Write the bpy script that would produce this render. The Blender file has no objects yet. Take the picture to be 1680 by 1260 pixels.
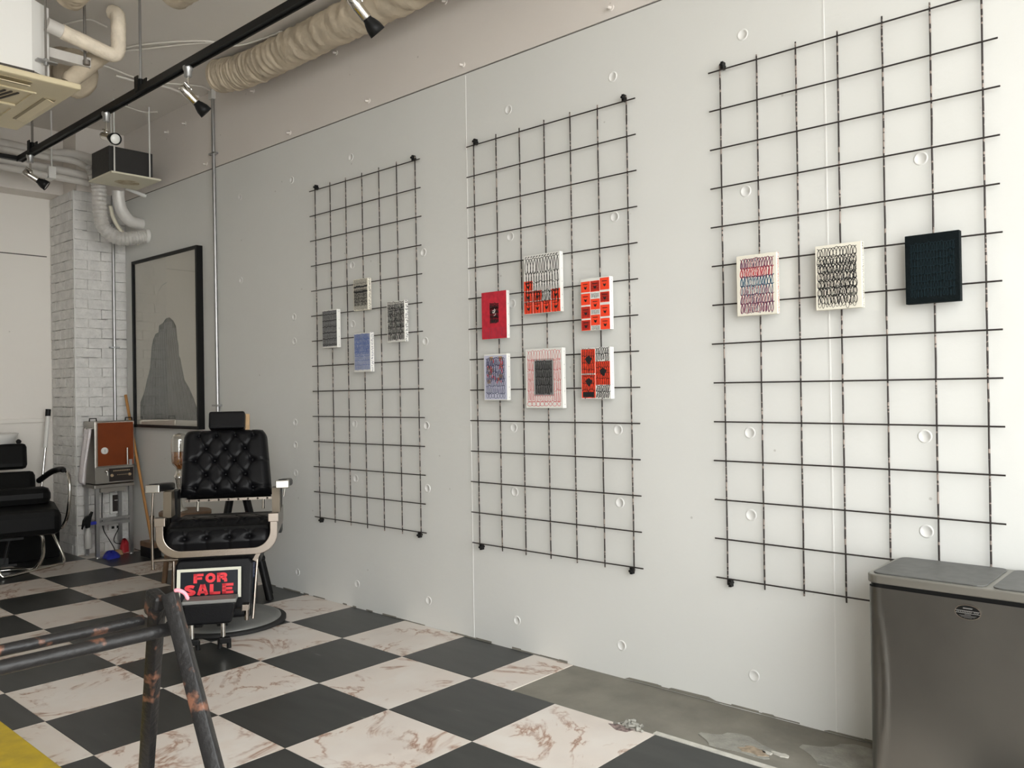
import bpy, bmesh, math, random
from mathutils import Vector, Matrix, Euler
random.seed(7)
PI = math.pi
C = bpy.context.scene.collection
sc = bpy.context.scene

# ------------------------------------------------------------------ camera
YAW, PITCH, ROLL, FPX = 0.83574, 0.00722, -0.01616, 1376.14
CAM = Vector((-2.952, 0.42235, 1.22861))
fwd = Vector((math.sin(YAW)*math.cos(PITCH), math.cos(YAW)*math.cos(PITCH), math.sin(PITCH)))
r0 = Vector((math.cos(YAW), -math.sin(YAW), 0)); u0 = r0.cross(fwd)
rt = r0*math.cos(ROLL)+u0*math.sin(ROLL); up = -r0*math.sin(ROLL)+u0*math.cos(ROLL)
cd = bpy.data.cameras.new('camera'); cam = bpy.data.objects.new('camera', cd); C.objects.link(cam)
m = Matrix((rt, up, -fwd)).transposed().to_4x4(); m.translation = CAM; cam.matrix_world = m
cd.sensor_width = 36; cd.lens = FPX/1680*36; cd.clip_start = 0.05; cd.clip_end = 100
sc.camera = cam

# ------------------------------------------------------------------ light
sc.view_settings.view_transform = 'Standard'; sc.view_settings.look = 'None'
sc.view_settings.gamma = 1; sc.view_settings.use_curve_mapping = False
sc.view_settings.exposure = 0.50
w = bpy.data.worlds.new('daylight'); sc.world = w; w.use_nodes = True
nt = w.node_tree; bg = nt.nodes['Background']
tc = nt.nodes.new('ShaderNodeTexCoord'); sx = nt.nodes.new('ShaderNodeSeparateXYZ')
cr = nt.nodes.new('ShaderNodeValToRGB')
nt.links.new(tc.outputs['Generated'], sx.inputs[0]); nt.links.new(sx.outputs['Z'], cr.inputs[0]); nt.links.new(cr.outputs[0], bg.inputs[0])
cr.color_ramp.elements[0].position = 0.0; cr.color_ramp.elements[0].color = (0.90, 0.90, 0.88, 1)
cr.color_ramp.elements[1].position = 0.8; cr.color_ramp.elements[1].color = (0.92, 0.98, 1.0, 1)
bg.inputs[1].default_value = 5.2

def area(name, loc, rot, sx_, sy_, power, color=(1, 1, 1), portal=False, spread=PI):
    d = bpy.data.lights.new(name, 'AREA'); d.shape = 'RECTANGLE'; d.size = sx_; d.size_y = sy_
    d.energy = power; d.color = color; d.spread = spread
    o = bpy.data.objects.new(name, d); C.objects.link(o); o.location = loc; o.rotation_euler = rot
    if portal: d.cycles.is_portal = True
    return o
area('front_window_portal', (-2.75, -0.9, 1.60), (PI/2, 0, PI), 5.4, 3.15, 100, portal=True)
#area('side_window_portal', (-5.55, 2.6, 1.55), (PI/2, 0, -PI/2), 3.8, 2.7, 100, portal=True)

# ------------------------------------------------------------------ materials
def node_mat(name):
    mt = bpy.data.materials.new(name); mt.use_nodes = True
    return mt, mt.node_tree, mt.node_tree.nodes['Principled BSDF']
def L(nt, a, b): nt.links.new(a, b)
def mat(name, col, rough=0.5, metal=0.0, var=0.0, vscale=6.0, bump=0.0, bscale=60.0, col2=None, spec=None, coat=0.0, trans=0.0, ior=None, detail=4, vlo=0.35, vhi=0.65, stretch=None):
    mt, nt, b = node_mat(name)
    b.inputs['Base Color'].default_value = (*col, 1); b.inputs['Roughness'].default_value = rough
    b.inputs['Metallic'].default_value = metal
    if spec is not None: b.inputs['Specular IOR Level'].default_value = spec
    if coat: b.inputs['Coat Weight'].default_value = coat; b.inputs['Coat Roughness'].default_value = 0.15
    if trans: b.inputs['Transmission Weight'].default_value = trans
    if ior: b.inputs['IOR'].default_value = ior
    g = nt.nodes.new('ShaderNodeNewGeometry'); src = g.outputs['Position']
    if stretch:
        mp = nt.nodes.new('ShaderNodeMapping'); mp.inputs['Scale'].default_value = stretch; L(nt, src, mp.inputs[0]); src = mp.outputs[0]
    if var or col2:
        n = nt.nodes.new('ShaderNodeTexNoise'); n.inputs['Scale'].default_value = vscale; n.inputs['Detail'].default_value = detail
        L(nt, src, n.inputs['Vector'])
        r = nt.nodes.new('ShaderNodeValToRGB'); r.color_ramp.elements[0].position = vlo; r.color_ramp.elements[1].position = vhi
        c2 = col2 if col2 else tuple(min(1, c*(1-var)) for c in col)
        r.color_ramp.elements[0].color = (*c2, 1); r.color_ramp.elements[1].color = (*col, 1)
        L(nt, n.outputs['Fac'], r.inputs[0]); L(nt, r.outputs[0], b.inputs['Base Color'])
    if bump:
        n2 = nt.nodes.new('ShaderNodeTexNoise'); n2.inputs['Scale'].default_value = bscale; n2.inputs['Detail'].default_value = 3
        L(nt, src, n2.inputs['Vector'])
        bp = nt.nodes.new('ShaderNodeBump'); bp.inputs['Strength'].default_value = bump; bp.inputs['Distance'].default_value = 0.01
        L(nt, n2.outputs['Fac'], bp.inputs['Height']); L(nt, bp.outputs[0], b.inputs['Normal'])
    return mt

def wall_mat(name, c1, c2, rough=0.55):
    mt, nt, b = node_mat(name); b.inputs['Roughness'].default_value = rough
    g = nt.nodes.new('ShaderNodeNewGeometry')
    n = nt.nodes.new('ShaderNodeTexNoise'); n.inputs['Scale'].default_value = 0.9; n.inputs['Detail'].default_value = 5; L(nt, g.outputs['Position'], n.inputs['Vector'])
    r = nt.nodes.new('ShaderNodeValToRGB'); r.color_ramp.elements[0].position = 0.3; r.color_ramp.elements[1].position = 0.7
    r.color_ramp.elements[0].color = (*c2, 1); r.color_ramp.elements[1].color = (*c1, 1); L(nt, n.outputs['Fac'], r.inputs[0])
    # sparse small specks and pin holes in the paint
    v = nt.nodes.new('ShaderNodeTexVoronoi'); v.inputs['Scale'].default_value = 6.5; L(nt, g.outputs['Position'], v.inputs['Vector'])
    r2 = nt.nodes.new('ShaderNodeValToRGB'); r2.color_ramp.elements[0].position = 0.025; r2.color_ramp.elements[1].position = 0.04
    r2.color_ramp.elements[0].color = (0.45, 0.43, 0.4, 1); r2.color_ramp.elements[1].color = (1, 1, 1, 1); L(nt, v.outputs['Distance'], r2.inputs[0])
    mx = nt.nodes.new('ShaderNodeMix'); mx.data_type = 'RGBA'; mx.blend_type = 'MULTIPLY'; mx.inputs[0].default_value = 0.5
    L(nt, r.outputs[0], mx.inputs[6]); L(nt, r2.outputs[0], mx.inputs[7]); L(nt, mx.outputs[2], b.inputs['Base Color'])
    n2 = nt.nodes.new('ShaderNodeTexNoise'); n2.inputs['Scale'].default_value = 7; n2.inputs['Detail'].default_value = 6; L(nt, g.outputs['Position'], n2.inputs['Vector'])
    bp = nt.nodes.new('ShaderNodeBump'); bp.inputs['Strength'].default_value = 0.25; bp.inputs['Distance'].default_value = 0.012
    L(nt, n2.outputs['Fac'], bp.inputs['Height']); L(nt, bp.outputs[0], b.inputs['Normal'])
    return mt

def marble_mat():
    mt, nt, b = node_mat('white_marble_vinyl'); b.inputs['Roughness'].default_value = 0.34
    b.inputs['Specular IOR Level'].default_value = 0.35
    g = nt.nodes.new('ShaderNodeNewGeometry'); oi = nt.nodes.new('ShaderNodeObjectInfo')
    rnd = nt.nodes.new('ShaderNodeMath'); rnd.operation = 'MULTIPLY'; rnd.inputs[1].default_value = 57.0; L(nt, oi.outputs['Random'], rnd.inputs[0])
    cb = nt.nodes.new('ShaderNodeCombineXYZ'); L(nt, rnd.outputs[0], cb.inputs['Z']); L(nt, rnd.outputs[0], cb.inputs['X'])
    ad = nt.nodes.new('ShaderNodeVectorMath'); ad.operation = 'ADD'; L(nt, g.outputs['Position'], ad.inputs[0]); L(nt, cb.outputs[0], ad.inputs[1])
    # warp
    n = nt.nodes.new('ShaderNodeTexNoise'); n.inputs['Scale'].default_value = 4.5; n.inputs['Detail'].default_value = 6; n.inputs['Roughness'].default_value = 0.6
    L(nt, ad.outputs[0], n.inputs['Vector'])
    wv = nt.nodes.new('ShaderNodeTexNoise'); wv.inputs['Scale'].default_value = 2.6; wv.inputs['Detail'].default_value = 5; wv.inputs['Roughness'].default_value = 0.62; wv.inputs['Distortion'].default_value = 0.9
    L(nt, ad.outputs[0], wv.inputs['Vector'])
    s1 = nt.nodes.new('ShaderNodeMath'); s1.operation = 'SUBTRACT'; s1.inputs[1].default_value = 0.5; L(nt, wv.outputs['Fac'], s1.inputs[0])
    a1 = nt.nodes.new('ShaderNodeMath'); a1.operation = 'ABSOLUTE'; L(nt, s1.outputs[0], a1.inputs[0])
    r = nt.nodes.new('ShaderNodeValToRGB'); e = r.color_ramp.elements
    e[0].position = 0.0; e[0].color = (0.33, 0.19, 0.135, 1); e[1].position = 0.032; e[1].color = (0.73, 0.66, 0.60, 1)
    x = e.new(0.010); x.color = (0.50, 0.36, 0.285, 1)
    L(nt, a1.outputs[0], r.inputs[0])
    # only some veins show
    msk = nt.nodes.new('ShaderNodeValToRGB'); msk.color_ramp.elements[0].position = 0.44; msk.color_ramp.elements[1].position = 0.56
    L(nt, n.outputs['Fac'], msk.inputs[0])
    cl = nt.nodes.new('ShaderNodeTexNoise'); cl.inputs['Scale'].default_value = 3; cl.inputs['Detail'].default_value = 3; L(nt, ad.outputs[0], cl.inputs['Vector'])
    rc = nt.nodes.new('ShaderNodeValToRGB'); rc.color_ramp.elements[0].color = (0.68, 0.61, 0.555, 1); rc.color_ramp.elements[1].color = (0.76, 0.71, 0.66, 1); rc.color_ramp.elements[0].position = .35; rc.color_ramp.elements[1].position = .65
    L(nt, cl.outputs['Fac'], rc.inputs[0])
    mx = nt.nodes.new('ShaderNodeMix'); mx.data_type = 'RGBA'; L(nt, msk.outputs[0], mx.inputs[0]); L(nt, rc.outputs[0], mx.inputs[6]); L(nt, r.outputs[0], mx.inputs[7])
    L(nt, mx.outputs[2], b.inputs['Base Color'])
    return mt

def slate_mat():
    mt, nt, b = node_mat('black_marble_vinyl'); b.inputs['Roughness'].default_value = 0.3; b.inputs['Specular IOR Level'].default_value = 0.35
    g = nt.nodes.new('ShaderNodeNewGeometry')
    mp = nt.nodes.new('ShaderNodeMapping'); mp.inputs['Scale'].default_value = (14, 3, 1); mp.inputs['Rotation'].default_value = (0, 0, 0.5)
    L(nt, g.outputs['Position'], mp.inputs[0])
    n = nt.nodes.new('ShaderNodeTexNoise'); n.inputs['Scale'].default_value = 1.3; n.inputs['Detail'].default_value = 6; L(nt, mp.outputs[0], n.inputs['Vector'])
    r = nt.nodes.new('ShaderNodeValToRGB'); e = r.color_ramp.elements
    e[0].position = 0.3; e[0].color = (0.026, 0.027, 0.026, 1); e[1].position = 0.70; e[1].color = (0.042, 0.043, 0.041, 1)
    x = e.new(0.76); x.color = (0.12, 0.12, 0.115, 1); L(nt, n.outputs['Fac'], r.inputs[0]); L(nt, r.outputs[0], b.inputs['Base Color'])
    return mt

def glass_mat(name, col=(1, 1, 1), gl=0.12):
    mt = bpy.data.materials.new(name); mt.use_nodes = True; nt = mt.node_tree; nt.nodes.clear()
    o = nt.nodes.new('ShaderNodeOutputMaterial'); t = nt.nodes.new('ShaderNodeBsdfTransparent'); t.inputs[0].default_value = (*col, 1)
    g = nt.nodes.new('ShaderNodeBsdfGlossy'); g.inputs['Roughness'].default_value = 0.02; g.inputs[0].default_value = (0.95, 0.95, 0.95, 1)
    fr = nt.nodes.new('ShaderNodeFresnel'); fr.inputs[0].default_value = 1.5
    ad = nt.nodes.new('ShaderNodeMath'); ad.operation = 'ADD'; ad.inputs[1].default_value = gl; L(nt, fr.outputs[0], ad.inputs[0])
    ge = nt.nodes.new('ShaderNodeNewGeometry'); iv = nt.nodes.new('ShaderNodeMath'); iv.operation = 'SUBTRACT'; iv.inputs[0].default_value = 1.0; L(nt, ge.outputs['Backfacing'], iv.inputs[1])
    ml = nt.nodes.new('ShaderNodeMath'); ml.operation = 'MULTIPLY'; L(nt, ad.outputs[0], ml.inputs[0]); L(nt, iv.outputs[0], ml.inputs[1])
    mx = nt.nodes.new('ShaderNodeMixShader'); L(nt, ml.outputs[0], mx.inputs[0]); L(nt, t.outputs[0], mx.inputs[1]); L(nt, g.outputs[0], mx.inputs[2]); L(nt, mx.outputs[0], o.inputs[0])
    return mt

M = {}
M['wall'] = wall_mat('white_wall_paint', (0.725, 0.725, 0.70), (0.69, 0.69, 0.663))
M['upper'] = wall_mat('beam_paint', (0.77, 0.72, 0.675), (0.73, 0.68, 0.635))
M['back'] = wall_mat('back_wall_paint', (0.80, 0.765, 0.71), (0.77, 0.73, 0.675))
M['beamb'] = wall_mat('back_beam_paint', (0.76, 0.71, 0.66), (0.71, 0.665, 0.615))
M['ceil'] = wall_mat('ceiling_paint', (0.80, 0.755, 0.70), (0.74, 0.70, 0.65), 0.8)
M['shell'] = mat('grey_shop_wall', (0.34, 0.325, 0.30), 0.7)
M['plug'] = mat('plug_paint', (0.76, 0.755, 0.73), 0.45)
M['seam'] = mat('seam_filler', (0.78, 0.775, 0.75), 0.6)
M['gap'] = mat('dark_gap', (0.12, 0.11, 0.1), 0.9)
M['brick'] = mat('white_brick_paint', (0.76, 0.745, 0.72), 0.6, var=0.16, vscale=14, bump=0.9, bscale=38)
M['mortar'] = mat('mortar_paint', (0.70, 0.68, 0.65), 0.8, var=0.6, vscale=9, bump=0.6, bscale=70, vlo=0.42, vhi=0.52)
M['concrete'] = mat('bare_concrete', (0.235, 0.22, 0.185), 0.75, var=0.25, vscale=5, bump=0.25, bscale=30, detail=8)
M['chip'] = mat('brown_plaster', (0.42, 0.33, 0.24), 0.9, var=0.4, vscale=60)
M['chipd'] = mat('chipped_tile', (0.36, 0.27, 0.25), 0.9, var=0.75, vscale=70)
M['patch'] = mat('pale_concrete', (0.36, 0.35, 0.31), 0.85, var=0.3, vscale=14, bump=0.5, bscale=60)
M['marble'] = marble_mat(); M['slate'] = slate_mat()
M['adhesive'] = mat('tile_edge', (0.64, 0.62, 0.56), 0.8, var=0.2, vscale=30)
M['pave'] = mat('street_paving', (0.66, 0.63, 0.59), 0.9, var=0.2)
M['rebar'] = mat('rebar_steel', (0.030, 0.024, 0.022), 0.5, 0.3)
def ribbed():
    mt, nt, b = node_mat('ribbed_rebar'); b.inputs['Roughness'].default_value = 0.45; b.inputs['Metallic'].default_value = 0.3
    g = nt.nodes.new('ShaderNodeNewGeometry'); n = nt.nodes.new('ShaderNodeTexNoise'); mp = nt.nodes.new('ShaderNodeMapping')
    mp.inputs['Scale'].default_value = (20, 20, 70); L(nt, g.outputs['Position'], mp.inputs[0]); L(nt, mp.outputs[0], n.inputs['Vector']); n.inputs['Scale'].default_value = 1; n.inputs['Detail'].default_value = 1
    r = nt.nodes.new('ShaderNodeValToRGB'); r.color_ramp.interpolation = 'CONSTANT'; e = r.color_ramp.elements
    e[0].color = (0.03, 0.022, 0.02, 1); e[1].position = 0.575; e[1].color = (0.27, 0.22, 0.19, 1)
    L(nt, n.outputs['Fac'], r.inputs[0]); L(nt, r.outputs[0], b.inputs['Base Color']); return mt
M['ribbed'] = ribbed()
M['black'] = mat('black_plastic', (0.010, 0.010, 0.010), 0.4, spec=0.15)
M['blackm'] = mat('black_track', (0.01, 0.01, 0.01), 0.5, spec=0.2)
M['leather'] = mat('black_leather', (0.006, 0.006, 0.007), 0.33, bump=0.12, bscale=220, spec=0.16)
M['vinyl'] = mat('worn_black_vinyl', (0.006, 0.006, 0.006), 0.45, bump=0.15, bscale=140, spec=0.10)
M['chrome'] = mat('chrome', (0.62, 0.60, 0.56), 0.12, 1.0)
M['chromebr'] = mat('chrome_brown_reflection', (0.12, 0.095, 0.065), 0.4, 0.4)  # chrome arm supports, their brown reflections painted into the base colour
M['chromed'] = mat('dull_chrome', (0.34, 0.295, 0.255), 0.26, 1.0)
M['steel'] = mat('brushed_steel', (0.42, 0.40, 0.37), 0.32, 1.0, var=0.12, vscale=3, bump=0.03, bscale=300, stretch=(1, 1, 0.05))
M['steelb'] = mat('bin_steel', (0.200, 0.195, 0.180), 0.36, 1.0, var=0.2, vscale=2.5, detail=6, bump=0.02, bscale=200)
M['binrim'] = mat('bin_rim', (0.33, 0.32, 0.29), 0.4, 0.9)
M['binlid'] = mat('bin_lid', (0.12, 0.12, 0.115), 0.5, 0.3, var=0.2, vscale=30)
M['galv'] = mat('galvanised', (0.42, 0.42, 0.42), 0.35, 0.9)
M['rodm'] = mat('threaded_rod', (0.25, 0.23, 0.21), 0.5, 0.7)
M['duct'] = mat('duct_cloth', (0.60, 0.51, 0.385), 0.75, var=0.22, vscale=9, bump=0.9, bscale=16, detail=5)
M['ductw'] = mat('cream_wrap', (0.84, 0.74, 0.60), 0.6, var=0.14, vscale=22, bump=0.8, bscale=26)
M['pipe'] = mat('white_wrapped_pipe', (0.62, 0.59, 0.55), 0.55, var=0.1, vscale=12)
M['foil'] = mat('foil_duct', (0.66, 0.64, 0.61), 0.38, 0.25, var=0.15, vscale=30, bump=0.3, bscale=60)
M['foilw'] = mat('white_foil_duct', (0.70, 0.68, 0.65), 0.45, 0.15, bump=0.5, bscale=40)
M['acw'] = mat('ac_white_steel', (0.86, 0.85, 0.82), 0.45)
M['acp'] = mat('yellowed_plastic', (0.76, 0.66, 0.44), 0.4, var=0.08, vscale=3)
M['acs'] = mat('ac_groove', (0.34, 0.28, 0.17), 0.6)
M['acd'] = mat('ac_dark', (0.07, 0.06, 0.05), 0.7)
M['fanp'] = mat('fan_panel', (0.72, 0.68, 0.54), 0.5)
M['stain'] = mat('brown_stain', (0.38, 0.29, 0.16), 0.6, col2=(0.66, 0.6, 0.44), vscale=16)
M['fanb'] = mat('fan_box_black', (0.02, 0.019, 0.018), 0.5, bump=0.2, bscale=30)
M['white'] = mat('white_paint', (0.72, 0.71, 0.68), 0.5)
M['cable'] = mat('white_cable', (0.82, 0.78, 0.72), 0.5)
M['canvas'] = mat('white_canvas', (0.80, 0.79, 0.75), 0.75, bump=0.1, bscale=500)
M['canvasc'] = mat('cream_canvas', (0.78, 0.745, 0.64), 0.75, bump=0.1, bscale=500)
M['canvasb'] = mat('black_canvas', (0.004, 0.007, 0.008), 0.7, bump=0.3, bscale=120, spec=0.1)
M['canvasr'] = mat('crimson_paint', (0.62, 0.022, 0.045), 0.6, var=0.25, vscale=40)
M['lilac'] = mat('lilac_wash', (0.55, 0.56, 0.68), 0.7)
M['bluewash'] = mat('blue_wash', (0.52, 0.55, 0.66), 0.7, var=0.2, vscale=30)
M['greywash'] = mat('grey_wash', (0.20, 0.20, 0.22), 0.7, var=0.3, vscale=40)
M['sticker'] = mat('orange_red_sticker', (0.95, 0.065, 0.02), 0.5)
M['stickerd'] = mat('dark_red_sticker', (0.42, 0.02, 0.018), 0.5)
M['inkb'] = mat('black_ink', (0.012, 0.012, 0.014), 0.5)
M['inkn'] = mat('navy_ink', (0.04, 0.045, 0.12), 0.5)
M['inkblue'] = mat('blue_ink', (0.10, 0.17, 0.45), 0.5)
M['inkr'] = mat('red_ink', (0.65, 0.05, 0.06), 0.5)
M['inkm'] = mat('maroon_ink', (0.33, 0.05, 0.09), 0.5)
M['inkt'] = mat('teal_ink', (0.05, 0.20, 0.28), 0.5)
M['inkg'] = mat('dark_teal_ink', (0.010, 0.022, 0.028), 0.5, spec=0.15)
M['grey'] = mat('grey_paint', (0.17, 0.17, 0.17), 0.6)
M['print'] = mat('print_grey', (0.115, 0.12, 0.112), 0.7, var=0.5, vscale=14, detail=6)
M['printl'] = mat('print_line', (0.42, 0.42, 0.40), 0.7)
M['paper'] = mat('art_paper', (0.66, 0.63, 0.575), 0.8)
M['frame'] = mat('black_frame', (0.008, 0.008, 0.008), 0.4, spec=0.15)
M['glass'] = glass_mat('clear_glass', (0.95, 0.95, 0.94), 0.05)
M['orange'] = mat('burnt_orange_door', (0.20, 0.040, 0.006), 0.45, spec=0.25, var=0.15, vscale=8)
M['panelblk'] = mat('control_panel', (0.02, 0.014, 0.012), 0.35)
M['gold'] = mat('gold_print', (0.45, 0.33, 0.2), 0.5)
M['towel'] = mat('grey_white_towel', (0.80, 0.75, 0.76), 0.95, bump=0.6, bscale=120)
M['wood'] = mat('broom_wood', (0.50, 0.24, 0.07), 0.45, var=0.2, vscale=10, stretch=(1, 1, 0.2))
M['darkwood'] = mat('stool_wood', (0.20, 0.115, 0.065), 0.5, var=0.3, vscale=14)
M['ply'] = mat('plywood', (0.55, 0.36, 0.19), 0.55, var=0.15, vscale=20)
M['blue'] = mat('blue_plastic', (0.02, 0.03, 0.35), 0.5)
M['red'] = mat('red_plastic', (0.45, 0.02, 0.03), 0.5)
M['redl'] = mat('red_lettering', (0.80, 0.02, 0.035), 0.45)
M['signw'] = mat('sign_cream', (0.68, 0.67, 0.56), 0.5)
M['signb'] = mat('sign_black', (0.010, 0.012, 0.018), 0.18, spec=0.2)
M['pink'] = mat('pink_tape', (0.85, 0.30, 0.36), 0.6)
M['yellow'] = mat('yellow_paint', (0.60, 0.43, 0.015), 0.5, var=0.18, vscale=12, col2=(0.42, 0.30, 0.02))
M['horse'] = mat('worn_black_iron', (0.016, 0.015, 0.015), 0.40, 0.1, col2=(0.20, 0.09, 0.055), vscale=16, detail=8, vlo=0.36, vhi=0.43, spec=0.4, bump=0.25, bscale=60)
M['rubber'] = mat('black_rubber', (0.012, 0.012, 0.012), 0.8)
M['amber'] = mat('amber_tonic', (0.50, 0.20, 0.05), 0.15, trans=0.6)
M['jar'] = glass_mat('jar_glass', (0.9, 0.88, 0.84), 0.18)
M['clearp'] = mat('milky_bottle', (0.45, 0.44, 0.42), 0.4)
M['plate'] = mat('base_plate_steel', (0.26, 0.26, 0.25), 0.45, 0.45, var=0.2, vscale=8)
M['porc'] = mat('white_porcelain', (0.72, 0.71, 0.68), 0.2)
M['led'] = mat('led_lens', (0.75, 0.75, 0.72), 0.2)
M['bluel'] = mat('blue_white_label', (0.30, 0.34, 0.50), 0.5, col2=(0.04, 0.06, 0.16), vscale=60)
M['dkblue'] = mat('dark_blue_jug', (0.02, 0.028, 0.045), 0.3)

# ------------------------------------------------------------------ mesh helpers
WM = {}
class MB:
    def __init__(s): s.v = []; s.f = []; s.sm = []
    def add(s, vs, fs, smooth=False):
        n = len(s.v); s.v += [Vector(a) for a in vs]; s.f += [tuple(i+n for i in f) for f in fs]; s.sm += [smooth]*len(fs); return s
    def box(s, c, d, R=None, bev=0.0):
        x, y, z = d[0]/2, d[1]/2, d[2]/2
        if bev > 0:
            bm = bmesh.new(); bmesh.ops.create_cube(bm, size=1)
            for q in bm.verts: q.co = Vector((q.co.x*d[0], q.co.y*d[1], q.co.z*d[2]))
            bmesh.ops.bevel(bm, geom=bm.edges[:], offset=bev, segments=2, profile=0.5, affect='EDGES')
            vs = [q.co.copy() for q in bm.verts]; bm.verts.index_update(); fs = [[q.index for q in f.verts] for f in bm.faces]; bm.free()
        else:
            vs = [Vector((a*x, b*y, e*z)) for e in (-1, 1) for b in (-1, 1) for a in (-1, 1)]
            fs = [(0, 2, 3, 1), (4, 5, 7, 6), (0, 1, 5, 4), (2, 6, 7, 3), (0, 4, 6, 2), (1, 3, 7, 5)]
        if R is not None: vs = [R @ a for a in vs]
        c = Vector(c); return s.add([a+c for a in vs], fs, False)
    def bb(s, x0, x1, y0, y1, z0, z1, bev=0.0): return s.box(((x0+x1)/2, (y0+y1)/2, (z0+z1)/2), (abs(x1-x0), abs(y1-y0), abs(z1-z0)), None, bev)
    def tube(s, pts, r, n=10, caps=True, rf=None, jitter=0.0):
        pts = [Vector(p) for p in pts]; N = len(pts); rings = []
        prev = None
        for i, p in enumerate(pts):
            if i == 0: t = pts[1]-p
            elif i == N-1: t = p-pts[i-1]
            else: t = (pts[i+1]-p).normalized()+(p-pts[i-1]).normalized()
            t = t.normalized()
            if prev is None:
                a = Vector((0, 0, 1)) if abs(t.z) < 0.9 else Vector((1, 0, 0)); u = t.cross(a).normalized()
            else:
                u = prev-t*prev.dot(t); u = u.normalized()
            v = t.cross(u); prev = u
            rr = (rf(i/(N-1)) if rf else 1)*(r[i] if isinstance(r, (list, tuple)) else r)
            rings.append([p+(u*math.cos(2*PI*k/n)+v*math.sin(2*PI*k/n))*rr*(1+random.uniform(-jitter, jitter)) for k in range(n)])
        vs = [q for rg in rings for q in rg]; fs = []
        for i in range(N-1):
            for k in range(n):
                a = i*n+k; b = i*n+(k+1) % n; fs.append((a, a+n, b+n, b))
        s.add(vs, fs, True)
        if caps: s.add(rings[0], [tuple(range(n))]); s.add(rings[-1], [tuple(range(n-1, -1, -1))])
        return s
    def cyl(s, a, b, r, n=16, r2=None): return s.tube([a, b], [r, r if r2 is None else r2], n)
    def lathe(s, c, prof, n=24, axis='Z', R=None):
        c = Vector(c); vs = []; fs = []
        for (r, h) in prof:
            for k in range(n):
                a = 2*PI*k/n; q = Vector((r*math.cos(a), r*math.sin(a), h))
                if R is not None: q = R @ q
                vs.append(c+q)
        for i in range(len(prof)-1):
            for k in range(n):
                a = i*n+k; b = i*n+(k+1) % n; fs.append((a, b, b+n, a+n))
        s.add(vs, fs, True)
        s.add(vs[:n], [tuple(range(n-1, -1, -1))]); s.add(vs[-n:], [tuple(range(n))]); return s
    def prism(s, poly, ext, o=(0, 0, 0), U=(1, 0, 0), V=(0, 1, 0)):
        """poly (u,v) counter-clockwise, extruded by ext along U x V"""
        o = Vector(o); U = Vector(U); V = Vector(V); W = U.cross(V)*ext; n = len(poly)
        a = [o+U*p[0]+V*p[1] for p in poly]; b = [q+W for q in a]
        fs = [tuple(range(n-1, -1, -1)), tuple(range(n, 2*n))]+[(i, (i+1) % n, n+(i+1) % n, n+i) for i in range(n)]
        return s.add(a+b, fs)
    def build(s, name, mt, parent=None, local=False, smooth_all=False, bevel=0.0, sub=0):
        me = bpy.data.meshes.new(name)
        vs = s.v
        if parent is not None and not local:
            inv = WM[parent.name].inverted(); vs = [inv @ q for q in vs]
        org = Vector((0, 0, 0))
        if parent is None:
            xs = [q.x for q in vs]; ys = [q.y for q in vs]; zs = [q.z for q in vs]
            org = Vector(((min(xs)+max(xs))/2, (min(ys)+max(ys))/2, min(zs))); vs = [q-org for q in vs]
        me.from_pydata([tuple(q) for q in vs], [], s.f); me.update()
        me.polygons.foreach_set('use_smooth', [True]*len(s.f) if smooth_all else s.sm)
        me.materials.append(M[mt] if isinstance(mt, str) else mt)
        o = bpy.data.objects.new(name, me); C.objects.link(o)
        if parent is not None: o.parent = parent; WM[o.name] = WM[parent.name].copy()
        else: o.location = org; WM[o.name] = Matrix.Translation(org)
        if bevel: b = o.modifiers.new('bevel', 'BEVEL'); b.width = bevel; b.segments = 2; b.limit_method = 'ANGLE'
        if sub: b = o.modifiers.new('sub', 'SUBSURF'); b.levels = sub; b.render_levels = sub
        return o

def tag(o, label=None, cat=None, group=None, kind=None):
    if label: o['label'] = label
    if cat: o['category'] = cat
    if group: o['group'] = group
    if kind: o['kind'] = kind
    return o
def thing(name, label, cat, loc=(0, 0, 0), rz=0, group=None):
    o = bpy.data.objects.new(name, None); o.empty_display_size = 0.05; C.objects.link(o); o.location = loc; o.rotation_euler = (0, 0, rz)
    WM[o.name] = Matrix.Translation(Vector(loc)) @ Matrix.Rotation(rz, 4, 'Z'); return tag(o, label, cat, group)
def struct(o): o['kind'] = 'structure'; return o
def share(name, me, parent, loc):
    """an object that shares mesh data, placed at a world location"""
    o = bpy.data.objects.new(name, me); C.objects.link(o)
    if parent is not None: o.parent = parent; o.location = WM[parent.name].inverted() @ Vector(loc)
    else: o.location = loc
    return o
def mesh_only(mb, name, mt):
    me = bpy.data.meshes.new(name); me.from_pydata([tuple(q) for q in mb.v], [], mb.f); me.update()
    me.polygons.foreach_set('use_smooth', mb.sm); me.materials.append(M[mt]); return me
def spline(pts, n=8):
    """Catmull-Rom through the points"""
    P = [Vector(p) for p in pts]; P = [P[0]*2-P[1]]+P+[P[-1]*2-P[-2]]; out = []
    for i in range(1, len(P)-2):
        a, b, c, d = P[i-1:i+3]
        for k in range(n):
            t = k/n; out.append(0.5*((2*b)+(c-a)*t+(2*a-5*b+4*c-d)*t*t+(3*b-a-3*c+d)*t**3))
    out.append(P[-2]); return out

CE = 3.345      # ceiling height
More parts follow.
